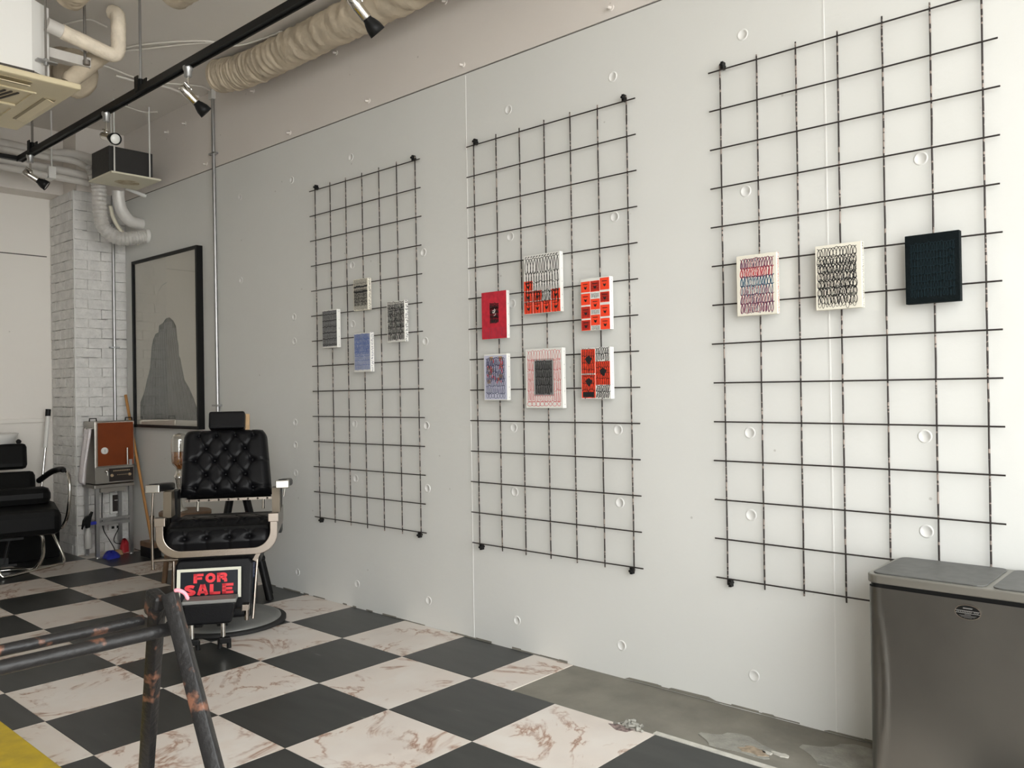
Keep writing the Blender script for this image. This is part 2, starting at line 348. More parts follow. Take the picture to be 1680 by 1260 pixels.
# ------------------------------------------------------------------ the room
fl = struct(MB().bb(-5.6, 0.02, -0.9, 7.9, -0.15, -0.003).build('floor', 'concrete'))
fl['label'] = 'bare grey concrete slab under the checkered tiles'
T = 0.45842; Y0 = 4.81143; X0 = -0.40884; RW = -0.00208
def tile_mesh(w, h, mt):
    g = 0.0007; b = 0.0012
    mb = MB(); z1 = 0.0; z0 = -0.003
    mb.add([(g-w/2, g-h/2, z0), (w/2-g, g-h/2, z0), (w/2-g, h/2-g, z0), (g-w/2, h/2-g, z0),
            (g-w/2, g-h/2, z1-b/2), (w/2-g, g-h/2, z1-b/2), (w/2-g, h/2-g, z1-b/2), (g-w/2, h/2-g, z1-b/2),
            (g-w/2+b, g-h/2+b, z1), (w/2-g-b, g-h/2+b, z1), (w/2-g-b, h/2-g-b, z1), (g-w/2+b, h/2-g-b, z1)],
           [(0, 3, 2, 1), (0, 1, 5, 4), (1, 2, 6, 5), (2, 3, 7, 6), (3, 0, 4, 7), (4, 5, 9, 8), (5, 6, 10, 9), (6, 7, 11, 10), (7, 4, 8, 11), (8, 9, 10, 11)])
    return mesh_only(mb, 'tile', mt)
TM = {}
for j in range(0, 11):
    for i in range(-7, 12):
        odd = (i+j) % 2 != 0; mt = 'slate' if odd else 'marble'
        w_ = abs(X0) if j == 0 else T; h_ = T
        if j == 0 and i > 4: continue
        if j == 0 and i == 4: h_ = T/2
        yc = Y0-i*T-h_/2; xc = (X0/2 if j == 0 else X0-(j-1)*T-T/2)
        y_far = yc+h_/2
        if y_far > 7.77: 
            cut = y_far-7.77; h_ -= cut; yc -= cut/2
            if h_ < 0.03: continue
        key = (round(w_, 3), round(h_, 3), mt)
        if key not in TM: TM[key] = tile_mesh(w_, h_, mt)
        share('tile', TM[key], fl, (xc+RW*i*T, yc, 0.0))
# adhesive edge strip and broken corner along the missing row
MB().bb(-0.413, -0.389, 0.2, 2.07, -0.004, 0.0018).build('edge_strip', 'adhesive', fl)
mb = MB()
for k in range(26):
    a = random.uniform(0, 2*PI); rr = random.uniform(0, 0.05)
    mb.box((-0.405+math.cos(a)*rr*0.7, 2.17+math.sin(a)*rr*1.4, 0.004), (random.uniform(.008, .025), random.uniform(.008, .03), random.uniform(.004, .012)), Euler((random.random(), random.random(), random.random()*3)).to_matrix())
tag(mb.build('mortar_crumbs', 'patch'), 'broken crumbs of grey mortar at the chipped corner of a white tile', 'rubble', kind='stuff')
mb = MB(); pl = [(0.07*math.cos(a)*(1+0.25*math.sin(3*a+1)), 0.13*math.sin(a)*(1+0.2*math.sin(5*a))) for a in [2*PI*k/22 for k in range(22)]]
mb.prism([(x-0.30, y+1.80) for x, y in pl], 0.003, (0, 0, -0.0035))
mb.prism([(x*1.5-0.17, y*1.3+1.44) for x, y in pl], 0.002, (0, 0, -0.0035))
mb.build('plaster_patch', 'patch', fl)
for cx_, cy_, sx_, sy_, mt_ in ((-0.315, 1.735, .030, .055, 'chip'), (-0.285, 1.655, .014, .035, 'adhesive'), (-0.30, 1.695, .010, .018, 'adhesive')):
    mb = MB(); N_ = 17; mb.prism([(cx_+sx_*math.cos(2*PI*k/N_)*random.uniform(.6, 1.15), cy_+sy_*math.sin(2*PI*k/N_)*random.uniform(.6, 1.15)) for k in range(N_)], 0.004, (0, 0, -0.0032)); mb.build('mortar_chip', mt_, fl)
mb = MB(); mb.prism([(-.43, 2.14), (-.424, 2.21), (-.44, 2.245), (-.47, 2.19), (-.462, 2.15)], .0008, (0, 0, 0)); mb.build('chipped_corner', 'chipd', fl)

wr = struct(MB().bb(0, 0.2, -0.9, 7.9, -0.1, 2.806).build('wall_right', 'wall'))
up_ = struct(MB().bb(-0.004, 0.2, -0.9, 7.9, 2.812, CE+0.1).build('wall_right_upper', 'upper'))
MB().bb(0.003, 0.05, -0.9, 7.3, 2.80, 2.815).build('joint_gap', 'gap', up_)
for y in (1.575, 3.371):
    MB().bb(-0.0015, 0.001, y-0.0025, y+0.0025, 0.0, 2.8).build('panel_seam', 'seam', wr)
# formwork tie plugs: a regular grid of round filled holes
pm = MB(); pr = 0.021
R90 = Matrix.Rotation(-PI/2, 3, 'Y')
pm.lathe((0, 0, 0), [(pr*1.08, 0.0), (pr, 0.0022), (pr*0.82, 0.0024), (pr*0.76, 0.0008), (0.0001, 0.0008)], 20, R=R90)
plug = mesh_only(pm, 'wall_plug', 'plug')
for yy, zs in ((1.265, (0.743, 1.055, 1.968)), (1.885, (0.137, 0.742, 1.053, 1.967, 2.561)), (2.486, (0.135, 0.742, 1.052, 1.96, 2.559)),
               (3.084, (0.139, 0.746, 1.05, 1.638, 1.957, 2.561)), (3.70, (0.136, 0.722, 1.05, 1.491, 1.957)), (4.308, (0.136, 0.738, 1.05, 1.62, 1.957, 2.576)),
               (4.905, (0.125, 0.736, 0.91, 1.05, 1.552, 1.703, 2.554)), (5.52, (0.736, 1.05, 1.992, 2.551))):
    for z in zs: share('wall_plug', plug, wr, (0, yy+random.uniform(-.003, .003), z))
# stubs of cut ties on the upper wall
sm_ = MB().cyl((0.002, 0, 0), (-0.03, 0, -0.006), 0.006, 8); sm_.cyl((0.002, 0, 0), (-0.006, 0, 0), 0.014, 10)
stub = mesh_only(sm_, 'tie_stub', 'upper')
for y, z in ((4.423, 3.208), (5.325, 3.211), (4.131, 2.856), (4.91, 2.848), (3.38, 2.853), (2.481, 2.853), (3.5, 3.209), (6.254, 3.208), (6.53, 3.206), (5.951, 2.856)):
    share('tie_stub', stub, up_, (-0.004, y, z))
# ragged plaster line at the foot of the wall
mb = MB(); y = 7.2
while y > 0.0:
    ln = random.uniform(0.03, 0.12)
    if random.random() < 0.55: mb.bb(-random.uniform(0.001, 0.003), 0.001, y-ln, y, 0, random.uniform(0.003, 0.009))
    y -= ln
mb.build('foot_gap', 'concrete', wr)
mb = MB()
for (a, b, h) in ((2.47, 2.27, .010), (2.27, 2.03, .013), (1.86, 1.80, .008), (1.62, 1.45, .007)): mb.prism([(0, 0), (a-b, 0), ((a-b)*.8, h), ((a-b)*.1, h*.8)], 0.004, (0, a, 0.0), (0, -1, 0), (0, 0, 1))
mb.build('chipped_edge', 'concrete', wr)
ceil = struct(MB().bb(-5.6, 0.2, -0.9, 7.9, CE, CE+0.15).build('ceiling', 'ceil'))
mb = MB()
for x, y, s_ in ((-0.31, 6.55, .02), (-0.33, 6.95, .015), (-0.9, 6.2, .02), (-0.62, 6.6, .012)): mb.cyl((x, y, CE-0.001), (x, y, CE+0.01), s_, 10)
mb.build('ceiling_hole', 'gap', ceil)
wb = struct(MB().bb(-5.6, 0.2, 7.77, 7.95, -0.1, CE+0.1).build('wall_back', 'back'))
MB().bb(-5.6, -0.43, 7.766, 7.772, 2.366, 2.374).build('panel_joint', 'gap', wb)
tr = struct(MB().bb(-5.6, -0.41, 7.745, 7.772, 1.03, 1.065, 0.004).build('trim_1', 'back'))
# beam over the back: the deeper piece above the brick pillar stands proud of the rest
bm_ = struct(MB().bb(-0.375, 0.0, 7.29, 7.8, 2.838, CE).build('trim_2', 'beamb')); 
bm2 = struct(MB().bb(-5.6, -0.375, 7.55, 7.8, 2.838, CE).build('trim_3', 'beamb'))
# brick pillar
pil = struct(MB().bb(-0.394, 0.0, 7.296, 7.78, -0.002, 2.838).build('wall_pillar', 'mortar'))
BH = 2.838/37
def brick_mesh(lx, ly, key):
    g = (0.0008, 0.0025, 0.005, 0.007)[key[2]]; gz = (0.0004, 0.002, 0.005, 0.008)[key[2]]
    mb = MB().box((0, 0, 0), (lx-(g if lx > .03 else 0), ly-(g if ly > .03 else 0), BH-gz), None, 0.0035)
    mb.v = [q+Vector((random.uniform(-.0016, .0016), random.uniform(-.0016, .0016), random.uniform(-.0012, .0012))) for q in mb.v]
    return mesh_only(mb, 'brick', 'brick')
BC = {}
def brick(x0, x1, y0, y1, k):
    key = (round(x1-x0, 3), round(y1-y0, 3), random.choice((0, 1, 2, 2, 3, 3)))
    if key not in BC: BC[key] = brick_mesh(x1-x0, y1-y0, key)
    j = random.uniform(0, 0.0025)
    share('brick', BC[key], pil, ((x0+x1)/2+(-j if x1-x0 < 0.03 else 0), (y0+y1)/2+(-j if y1-y0 < 0.03 else 0), (k+0.5)*BH))
for k in range(37):
    cuts = [-0.40, -0.30, -0.10, 0.0] if k % 2 else [-0.40, -0.20, 0.0]
    for a, b in zip(cuts[:-1], cuts[1:]): brick(a, b, 7.288, 7.308, k)
    cuts = [7.309, 7.47, 7.67, 7.768] if k % 2 else [7.309, 7.37, 7.57, 7.768]
    for a, b in zip(cuts[:-1], cuts[1:]): brick(-0.402, -0.384, a, b, k)
MB().bb(-0.404, -0.396, 7.284, 7.292, 0, 2.838).build('corner_bead', 'white', pil)
# unseen shell behind and beside the camera: shop front open to the daylight
wf = MB(); wf.bb(-5.6, -5.4, -1.0, -0.8, 0, CE); wf.bb(-0.1, 0.2, -1.0, -0.8, 0, CE); wf.bb(-5.6, 0.2, -1.0, -0.8, 3.2, CE)
struct(wf.build('wall_front', 'shell'))
wl = MB().bb(-5.7, -5.5, -0.9, 7.9, -0.1, CE)
struct(wl.build('wall_left', 'shell'))
struct(MB().bb(-14, 8, -12, -0.9, -0.2, -0.02).build('pavement', 'pave'))

# ------------------------------------------------------------------ wire mesh panels
meshes = [(4.63917, 2.44022, 0.00261, 'black rebar wire mesh panel farthest back, holding four small drawings'),
          (3.30503, 2.43141, 0.00009, 'rebar wire mesh panel in the middle, holding six mostly red canvases'),
          (1.97221, 2.44345, -0.00245, 'rebar wire mesh panel nearest the steel bin, holding three canvases')]
for yg, zg, rg, lab in meshes:
    def gp(a, b, x): return Vector((x, yg-a*math.cos(rg)-b*math.sin(rg), zg-b*math.cos(rg)+a*math.sin(rg)))
    g = thing('wire_mesh_panel', lab, 'wire mesh', tuple(gp(0.45, 1.975, -0.02)), 0, 'wire mesh panels on the white wall')
    for i in range(7):
        e0 = -0.022+random.uniform(-.003, .003); e1 = 1.972+random.uniform(-.003, .003)
        ks = 26
        MB().tube([gp(i*.15+random.uniform(-.0006, .0006), e0+(e1-e0)*k/ks, -0.0165) for k in range(ks+1)], [0.0029+(0.0004 if k % 2 else 0) for k in range(ks+1)], 7).build('vertical_bar', 'ribbed', g)
    for j in range(14):
        MB().tube([gp(-0.046+random.uniform(-.003, .003), j*.15, -0.0225), gp(0.45, j*.15+random.uniform(-.001, .001), -0.0225), gp(0.946+random.uniform(-.003, .003), j*.15, -0.0225)], 0.0029, 7).build('horizontal_bar', 'rebar', g)
    for a, b in ((0.012, -0.016), (0.888, -0.016), (0.012, 1.966), (0.888, 1.966)):
        q = gp(a, b, 0)
        MB().cyl((0.0, q.y, q.z), (-0.034, q.y, q.z), 0.0058, 10).bb(-0.026, -0.004, q.y-.005, q.y+.005, q.z-.014, q.z+.014).build('wall_clip', 'black', g)

# ------------------------------------------------------------------ small canvases
class Face:
    """flat ink or paint lying on the front (or right side) of a canvas"""
    def __init__(s, yl, yr, z0, z1, xf, side=False): s.yl, s.yr, s.z0, s.z1, s.xf, s.side = yl, yr, z0, z1, xf, side; s.W = (yl-yr) if not side else abs(xf+0.026); s.H = z1-z0
    def P(s, u, v, d=0.0006):
        if s.side: return Vector((s.xf+u, s.yr-d, s.z0+v))
        return Vector((s.xf-d, s.yl-u, s.z0+v))
    def ribbon(s, mb, pts, w, d=0.0006):
        n = len(pts)
        if n < 2: return
        vs = []; ps = [Vector((p[0], p[1])) for p in pts]
        for i, p in enumerate(ps):
            t = (ps[min(i+1, n-1)]-ps[max(i-1, 0)]); t = t.normalized() if t.length > 1e-9 else Vector((1, 0)); nn = Vector((-t.y, t.x))*w/2
            vs.append(s.P(p.x+nn.x, p.y+nn.y, d)); vs.append(s.P(p.x-nn.x, p.y-nn.y, d))
        mb.add(vs, [(2*i, 2*i+1, 2*i+3, 2*i+2) for i in range(n-1)])
    def rect(s, mb, u0, u1, v0, v1, d=0.0004): mb.add([s.P(u0, v0, d), s.P(u1, v0, d), s.P(u1, v1, d), s.P(u0, v1, d)], [(0, 1, 2, 3)])
    def poly(s, mb, pts, d=0.0005): mb.add([s.P(u, v, d) for u, v in pts], [tuple(range(len(pts)))])
    def coils(s, mb, u0, u1, v0, v1, rows, loops, w=0.0012, d=0.0006, fat=0.9, over=1.12, jit=0.12, slant=0.0, seg=14):
        """rows of springy hand-drawn loops"""
        rh = (v1-v0)/rows; pitch = (u1-u0)/loops
        for r in range(rows):
            vc = v1-rh*(r+0.5); pts = []; ph = random.uniform(0, 6)
            for k in range(int(loops*seg)+1):
                t = k/seg; a = 2*PI*t
                if k % seg == 0: j1, j2, j3 = random.uniform(-1, 1), random.uniform(-1, 1), random.uniform(-1, 1)
                e_ = math.sin(PI*(t % 1))
                R_ = 1+jit*math.sin(t*1.7+ph)*1.0+jit*0.6*math.sin(t*3.1+ph*2)+jit*1.3*j1*e_
                v = vc+rh/2*over*R_*math.cos(a)+jit*rh*0.25*math.sin(t*0.6+ph)
                u = u0+pitch*t+pitch*fat*0.5*math.sin(a)*(1+.35*j2*e_)+(slant+.10*j3*e_)*math.cos(a)*rh/2
                pts.append((min(max(u, 0.001), s.W-0.001), min(max(v, 0.001), s.H-0.001)))
            s.ribbon(mb, pts, w, d)
    def dabs(s, mb, u0, u1, v0, v1, n, ln, w, d=0.0007, ang=PI/2, sp=0.5):
        for _ in range(n):
            u = random.uniform(u0, u1); v = random.uniform(v0, v1); a = ang+random.uniform(-sp, sp); l2 = ln*random.uniform(.5, 1)/2
            q = [(u+math.cos(a+0.5*t)*l2*t, v+math.sin(a+0.5*t)*l2*t) for t in (-1, -.4, .2, 1)]
            q = [(min(max(x, .001), s.W-.001), min(max(y, .001), s.H-.001)) for x, y in q]
            s.ribbon(mb, q, w, d)

def canvas(lab, yl, yr, zt, zb, t, body, group, tacks=True):
    xf = -0.026-t
    o = thing('canvas', lab, 'painting', (-0.026, (yl+yr)/2, zb), 0, group)
    MB().bb(xf, -0.0262, yr, yl, zb, zt, 0.0015).build('stretched_canvas', body, o)
    F = Face(yl, yr, zb, zt, xf); S = Face(yl, yr, zb, zt, xf, True)
    if tacks:
        mb = MB(); n = 5
        for k in range(n):
            v = S.H*(0.06+0.88*k/(n-1)); S.rect(mb, t*0.45, t*0.62, v-0.0018, v+0.0018, 0.0008)
        tag(mb.build('tacks', 'galv', o), kind='stuff')
    return o, F, S
def put(mb, name, mt, o):
    q = mb.build(name, mt, o)
    if name not in ('crimson_ground', 'grey_wash', 'blue_wash', 'lilac_ground', 'grey_block', 'dark_block'): q['kind'] = 'stuff'
    return q
def sticker(F, o, u0, u1, v0, v1, dark=0, em=.010, mk=True):
    mb = MB(); F.rect(mb, u0, u1, v0, v1, .0004); q = mb.build('red_sticker', 'sticker', o)
    if mk: mb = MB(); emblem(F, mb, (u0+u1)/2, (v0+v1)/2-.004, em); tag(mb.build('emblem', 'inkb', q), kind='stuff')
    if dark: mb = MB(); F.coils(mb, u0+.003, u1-.003, v0+.004, v1-.004, 4, 8, .0022, .0007); tag(mb.build('dark_scribble', 'stickerd', q), kind='stuff')
G1 = 'small drawings on the farthest mesh panel'; G2 = 'red and black canvases on the middle mesh panel'; G3 = 'canvases on the mesh panel nearest the bin'
def sidemarks(S, o, mt, n=26, w=0.0014, amp=0.35):
    mb = MB()
    for k in range(n):
        v = S.H*(k+0.5)/n; c = S.W*0.5; pts = [(c+S.W*amp*random.uniform(-1, 1), v+S.H/n*0.5*random.uniform(-1, 1)) for _ in range(4)]
        S.ribbon(mb, pts, w, 0.0007)
    tag(mb.build('side_writing', mt, o), kind='stuff')
# --- far panel
o, F, S = canvas('grey drawing with dark wavy rows, leftmost of the far four', 4.534, 4.391, 1.711, 1.491, .026, 'canvas', G1)
mb = MB(); F.rect(mb, .003, F.W-.003, .008, F.H-.006, .0003); put(mb, 'grey_wash', 'greywash', o)
mb = MB(); F.coils(mb, .006, F.W-.006, .012, F.H-.008, 7, 13, .0016, fat=1.1); put(mb, 'ink_drawing', 'inkb', o)
mb = MB(); F.coils(mb, .006, F.W-.006, .010, F.H-.012, 9, 17, .0009, .0008, fat=0.7); put(mb, 'pale_strokes', 'printl', o)
mb = MB()
for k in range(6):
    v = F.H-.028-k*.035; F.ribbon(mb, [(.003+(F.W-.006)*q/16, v+random.uniform(-.003, .003)) for q in range(17)], .0045, .0009)
put(mb, 'heavy_line', 'inkb', o)
o, F, S = canvas('small dense black and cream drawing with two heavy bars, topmost of the far four', 4.235, 4.106, 1.862, 1.686, .025, 'canvasc', G1, False)
mb = MB(); F.coils(mb, .006, F.W-.006, .006, F.H-.006, 8, 13, .0019); F.coils(mb, .006, F.W-.006, .03, F.H-.06, 5, 15, .0016, .0008); put(mb, 'ink_drawing', 'inkb', o)
mb = MB()
for v in (F.H-.044, F.H-.072): F.ribbon(mb, [(.004+(F.W-.008)*q/14, v+random.uniform(-.003, .003)) for q in range(15)], .009, .0009)
put(mb, 'heavy_bar', 'inkb', o); sidemarks(S, o, 'inkb', 28, .0022)
o, F, S = canvas('bold black loop drawing with marked white edge, rightmost of the far four', 3.948, 3.800, 1.713, 1.495, .023, 'canvas', G1, False)
mb = MB(); F.coils(mb, .006, F.W-.006, .014, F.H-.008, 6, 11, .0028, over=1.25); F.coils(mb, .008, F.W-.008, .014, F.H-.02, 6, 14, .0022, .0008, over=1.2); put(mb, 'ink_drawing', 'inkb', o); sidemarks(S, o, 'inkb', 22, .003, .45)
o, F, S = canvas('drawing of pale blue scribbled loops, lowest of the far four', 4.236, 4.089, 1.560, 1.343, .026, 'canvas', G1, False)
mb = MB(); F.rect(mb, .004, F.W-.004, .012, F.H-.006, .0003); put(mb, 'blue_wash', 'bluewash', o)
mb = MB(); F.coils(mb, .006, F.W-.006, .014, F.H-.008, 8, 12, .0020); F.coils(mb, .006, F.W-.006, .1, F.H-.01, 4, 14, .0022, .0008)
put(mb, 'ink_drawing', 'inkblue', o); sidemarks(S, o, 'inkn', 24, .0018)
# --- middle panel
o, F, S = canvas('crimson canvas with a small black scribbled block at its middle', 3.238, 3.075, 1.699, 1.474, .021, 'canvas', G2)
mb = MB(); F.rect(mb, .0005, F.W-.0005, .0005, F.H-.0005, .0004); put(mb, 'crimson_ground', 'canvasr', o)
mb = MB(); F.coils(mb, .054, .112, .078, .165, 4, 7, .0042, .0008, over=1.3); put(mb, 'ink_drawing', 'inkb', o)
mb = MB(); F.dabs(mb, .07, .09, .11, .14, 7, .02, .003, .0012, .3); put(mb, 'white_scratches', 'canvas', o)
mb = MB(); F.coils(mb, .01, F.W-.01, .01, .05, 1, 9, .0015, .0007); put(mb, 'maroon_strokes', 'inkm', o)
def emblem(F, mb, uc, vc, s_=0.011):
    """a small dark blob with two upright points, too small to read in the photograph"""
    F.poly(mb, [(uc-s_, vc+s_*.9), (uc-s_*.8, vc-s_*.2), (uc-s_*.2, vc-s_*.9), (uc+s_*.3, vc-s_*.9), (uc+s_*.8, vc-s_*.1), (uc+s_, vc+s_*.9), (uc+s_*.45, vc+s_*.35), (uc-s_*.45, vc+s_*.35)], .0009)
    F.ribbon(mb, [(uc-s_*1.6, vc+s_*1.8), (uc+s_*1.5, vc+s_*1.8)], .003, .0009)
o, F, S = canvas('large white canvas of tall black loops with red stickers filling its lower part', 2.963, 2.749, 1.842, 1.575, .023, 'canvas', G2)
cw = F.W/4
mbs = MB(); mbe = MB(); mbd = MB()
for (c, r0_, r1_) in ((0, .0, .055), (1, .0, .055), (2, .0, .055), (3, .0, .055), (0, .057, .103), (1, .057, .103), (3, .057, .103), (0, .105, .150)):
    sticker(F, o, c*cw+.001, (c+1)*cw-.001, r0_+.001, r1_)
mb = MB(); F.coils(mb, .008, F.W-.006, F.H-.082, F.H-.016, 1, 12, .0032, fat=1.3, over=1.05, jit=.05)
F.coils(mb, .008, F.W-.006, F.H-.215, F.H-.082, 3, 13, .0026, .001, fat=.8, jit=.1)
F.coils(mb, .004, F.W-.006, .004, .10, 2, 12, .0018, .0011, fat=.8, jit=.1)
for k in range(12): F.ribbon(mb, [(.010+k*.0165, F.H-.010), (.020+k*.0165, F.H-.006)], .004, .0009)
put(mb, 'ink_drawing', 'inkb', o)
o, F, S = canvas('canvas covered by three columns of orange red stickers', 2.633, 2.481, 1.703, 1.479, .026, 'canvas', G2)
cw = F.W/3; mbs = MB(); mbe = MB(); mbd = MB()
for c, rows_ in ((0, ((.0, .046, 1), (.052, .104, 1), (.110, .160, 0), (.165, .212, 0))), (1, ((.02, .066, 0), (.088, .134, 0), (.164, .212, 1))), (2, ((.0, .048, 0), (.055, .105, 0), (.115, .160, 1), (.168, .220, 0)))):
    for a, b, dk in rows_:
        sticker(F, o, c*cw+.001, (c+1)*cw-.001, a+.001, b, dk, .0085)
mb = MB()
for a, b in ((.0, .018), (.068, .086), (.138, .158)): F.coils(mb, cw+.004, 2*cw-.004, a+.003, b-.001, 1, 6, .0016)
put(mb, 'ink_drawing', 'grey', o)
o, F, S = canvas('pale lilac canvas of navy loops with small brown and orange patches', 3.226, 3.075, 1.401, 1.181, .025, 'canvas', G2)
mb = MB(); F.rect(mb, .004, F.W-.002, .004, F.H-.006, .0003); put(mb, 'lilac_ground', 'lilac', o)
mb = MB()
for u, v in ((.05, .20), (.11, .20), (.035, .155), (.05, .145), (.115, .165), (.04, .13), (.095, .10), (.11, .115), (.035, .09)): F.rect(mb, u-.011, u+.011, v-.010, v+.008, .0005)
put(mb, 'brown_patches', 'ply', o)
mb = MB(); F.coils(mb, .014, F.W-.012, .035, F.H-.02, 5, 11, .0023, .0007); F.coils(mb, .02, F.W-.02, .09, F.H-.02, 3, 9, .0022, .0009); F.coils(mb, .014, F.W-.012, .012, .034, 1, 7, .0022, .0007, fat=1.4); put(mb, 'ink_drawing', 'inkn', o)
mb = MB(); F.dabs(mb, .025, .125, .085, .205, 16, .022, .004, .001); put(mb, 'red_strokes', 'inkr', o)
o, F, S = canvas('large canvas of red loops framing a grey and black scribbled block', 2.960, 2.743, 1.414, 1.145, .025, 'canvas', G2)
mb = MB(); F.coils(mb, .012, F.W-.008, F.H-.054, F.H-.008, 1, 12, .0017, fat=1.0, jit=.06, over=1.0)
F.coils(mb, .012, .050, .035, F.H-.05, 4, 4, .0017); F.coils(mb, F.W-.052, F.W-.008, .035, F.H-.05, 4, 4, .0017); F.coils(mb, .05, F.W-.05, .034, .058, 1, 8, .0016)
F.coils(mb, .012, F.W-.010, .008, .032, 1, 8, .002, fat=1.5, jit=.05, over=.9); put(mb, 'ink_drawing', 'inkr', o)
mb = MB(); F.rect(mb, .050, F.W-.050, .054, F.H-.046, .0005); put(mb, 'grey_block', 'printl', o)
mb = MB(); F.rect(mb, .056, F.W-.056, .060, F.H-.054, .0007); put(mb, 'dark_block', 'grey', o)
mb = MB(); F.coils(mb, .060, F.W-.060, .068, F.H-.06, 4, 9, .0034, .0010, over=1.2, jit=.1); put(mb, 'black_loops', 'inkb', o)
o, F, S = canvas('canvas of orange red blocks under black scribble, with white corners of black loops', 2.639, 2.483, 1.405, 1.185, .026, 'canvas', G2)
for a in ((.003, .076, .004, .104), (.003, .076, .110, .214), (.078, F.W-.003, .060, .160)): sticker(F, o, *a, mk=False)
mb = MB(); F.coils(mb, .006, .072, .008, .212, 7, 7, .0022, .0007, over=1.3); F.coils(mb, .080, F.W-.006, .062, .158, 4, 7, .0022, .0007, over=1.2)
for u, v in ((.042, .168), (.042, .072), (.118, .115)):
    F.poly(mb, [(u+.017*math.cos(a)*(1+.25*math.sin(3*a)), v+.016*math.sin(a)*(1+.2*math.sin(4*a+1))) for a in [2*PI*k/14 for k in range(14)]], .001)
F.rect(mb, .010, .068, .008, .03, .001)
F.coils(mb, .080, F.W-.006, .166, .216, 2, 6, .0028, .0007); F.coils(mb, .080, F.W-.006, .006, .056, 2, 7, .0028, .0007, slant=.3); put(mb, 'ink_drawing', 'inkb', o)
# --- near panel
o, F, S = canvas('cream canvas of thin red, blue and maroon loops with red writing down its edge', 1.903, 1.745, 1.716, 1.491, .021, 'canvasc', G3, False)
u0_, u1_ = .014, F.W-.012; H_ = F.H-.028; rh = H_/6
cols = [('inkn', 'inkm'), ('inkr', 'inkm'), ('inkt', 'inkn'), ('inkm', 'inkt'), ('inkn', 'inkm'), ('inkm', 'inkn')]
acc = {}
for r in range(6):
    v1_ = F.H-.016-r*rh; a, b = cols[r]
    F.coils(acc.setdefault(a, MB()), u0_, u1_, v1_-rh, v1_, 1, 12, .0021, .0006, fat=1.1, slant=.1, jit=.06, over=1.12)
    F.coils(acc.setdefault(b, MB()), u0_+.002, u1_, v1_-rh-.001, v1_, 1, 11, .0017, .0008, fat=1.0, slant=.1, jit=.08, over=1.1)
for k, mb in acc.items(): put(mb, 'ink_drawing', k, o)
sidemarks(S, o, 'inkr', 34, .0018, .30)
o, F, S = canvas('cream canvas of bold black springy loops, between the multicoloured and the black canvas', 1.601, 1.442, 1.715, 1.490, .024, 'canvasc', G3, False)
mb = MB(); F.coils(mb, .007, F.W-.016, .022, F.H-.014, 7, 12, .0022, .0006, over=1.25, fat=1.3, jit=.1); F.coils(mb, .01, F.W-.018, .05, F.H-.05, 5, 11, .0020, .0008, over=1.1, fat=1.2, jit=.15)
F.coils(mb, .009, F.W-.02, .010, .045, 1, 11, .0015, .0009, fat=1.4); put(mb, 'ink_drawing', 'inkb', o); sidemarks(S, o, 'inkb', 34, .0014, .3)
o, F, S = canvas('all-black canvas with faint dark teal loops', 1.302, 1.140, 1.710, 1.487, .027, 'canvasb', G3, False)
mb = MB(); F.coils(mb, .015, F.W-.012, .022, F.H-.03, 7, 14, .0018, .0006); put(mb, 'ink_drawing', 'inkg', o)

# ------------------------------------------------------------------ framed print
ya, yb, za, zb = 7.085, 6.035, 0.985, 2.29
fr = thing('framed_print', 'large black-framed print of a dark ridged mound on pale paper', 'picture', (0, (ya+yb)/2, za))
mb = MB(); fw = 0.022
mb.bb(-.047, -.0, yb, yb+fw, za, zb); mb.bb(-.047, -.0, ya-fw, ya, za, zb); mb.bb(-.047, -.0, yb+fw, ya-fw, za, za+fw); mb.bb(-.047, -.0, yb+fw, ya-fw, zb-fw, zb)
mb.build('frame', 'frame', fr)
MB().bb(-.028, -.02, yb+fw, ya-fw, za+fw, zb-fw).build('paper', 'paper', fr)
FP = Face(ya, yb, 0, 0, -.0285)
out = [(7.0, 1.048), (6.995, 1.18), (6.93, 1.25), (6.87, 1.36), (6.82, 1.44), (6.79, 1.60), (6.76, 1.66), (6.74, 1.68), (6.72, 1.70), (6.67, 1.71), (6.66, 1.76), (6.60, 1.775), (6.55, 1.805), (6.49, 1.81), (6.43, 1.78), (6.39, 1.74), (6.37, 1.64), (6.355, 1.60), (6.35, 1.52), (6.33, 1.50), (6.30, 1.42), (6.27, 1.34), (6.20, 1.28), (6.14, 1.21), (6.085, 1.13), (6.085, 1.048)]
mb = MB(); mb.add([(-.0287, y, z) for y, z in out], [tuple(range(len(out)))]); mb.build('printed_mound', 'print', fr)
mb = MB()
def hull(y):
    zt = 1.05
    for (y1, z1), (y2, z2) in zip(out[:-1], out[1:]):
        if min(y1, y2) <= y <= max(y1, y2) and abs(y1-y2) > 1e-6: zt = max(zt, z1+(z2-z1)*(y-y1)/(y2-y1))
    return zt
for k in range(46):
    yb_ = 6.98-k*0.0195; yt = 6.53+(yb_-6.53)*0.42; pts = []
    for q in range(15):
        f_ = q/14; y_ = yb_+(yt-yb_)*f_; z_ = 1.05+(1.78-1.05)*f_
        if z_ < hull(y_)-.01: pts.append((ya-y_+.003*math.sin(k*2.1+q*.9), z_))
    if len(pts) > 2: FP.ribbon(mb, pts, .0028, .0008)
FP.ribbon(mb, [(ya-6.66, 2.02), (ya-6.60, 2.06), (ya-6.52, 2.075)], .006, .0008); FP.ribbon(mb, [(ya-6.66, 2.03), (ya-6.70, 1.92), (ya-6.73, 1.84)], .002, .0008)
mb.build('print_lines', 'printl', fr)
MB().bb(-.036, -.034, yb+fw, ya-fw, za+fw, zb-fw).build('glass_pane', 'glass', fr)

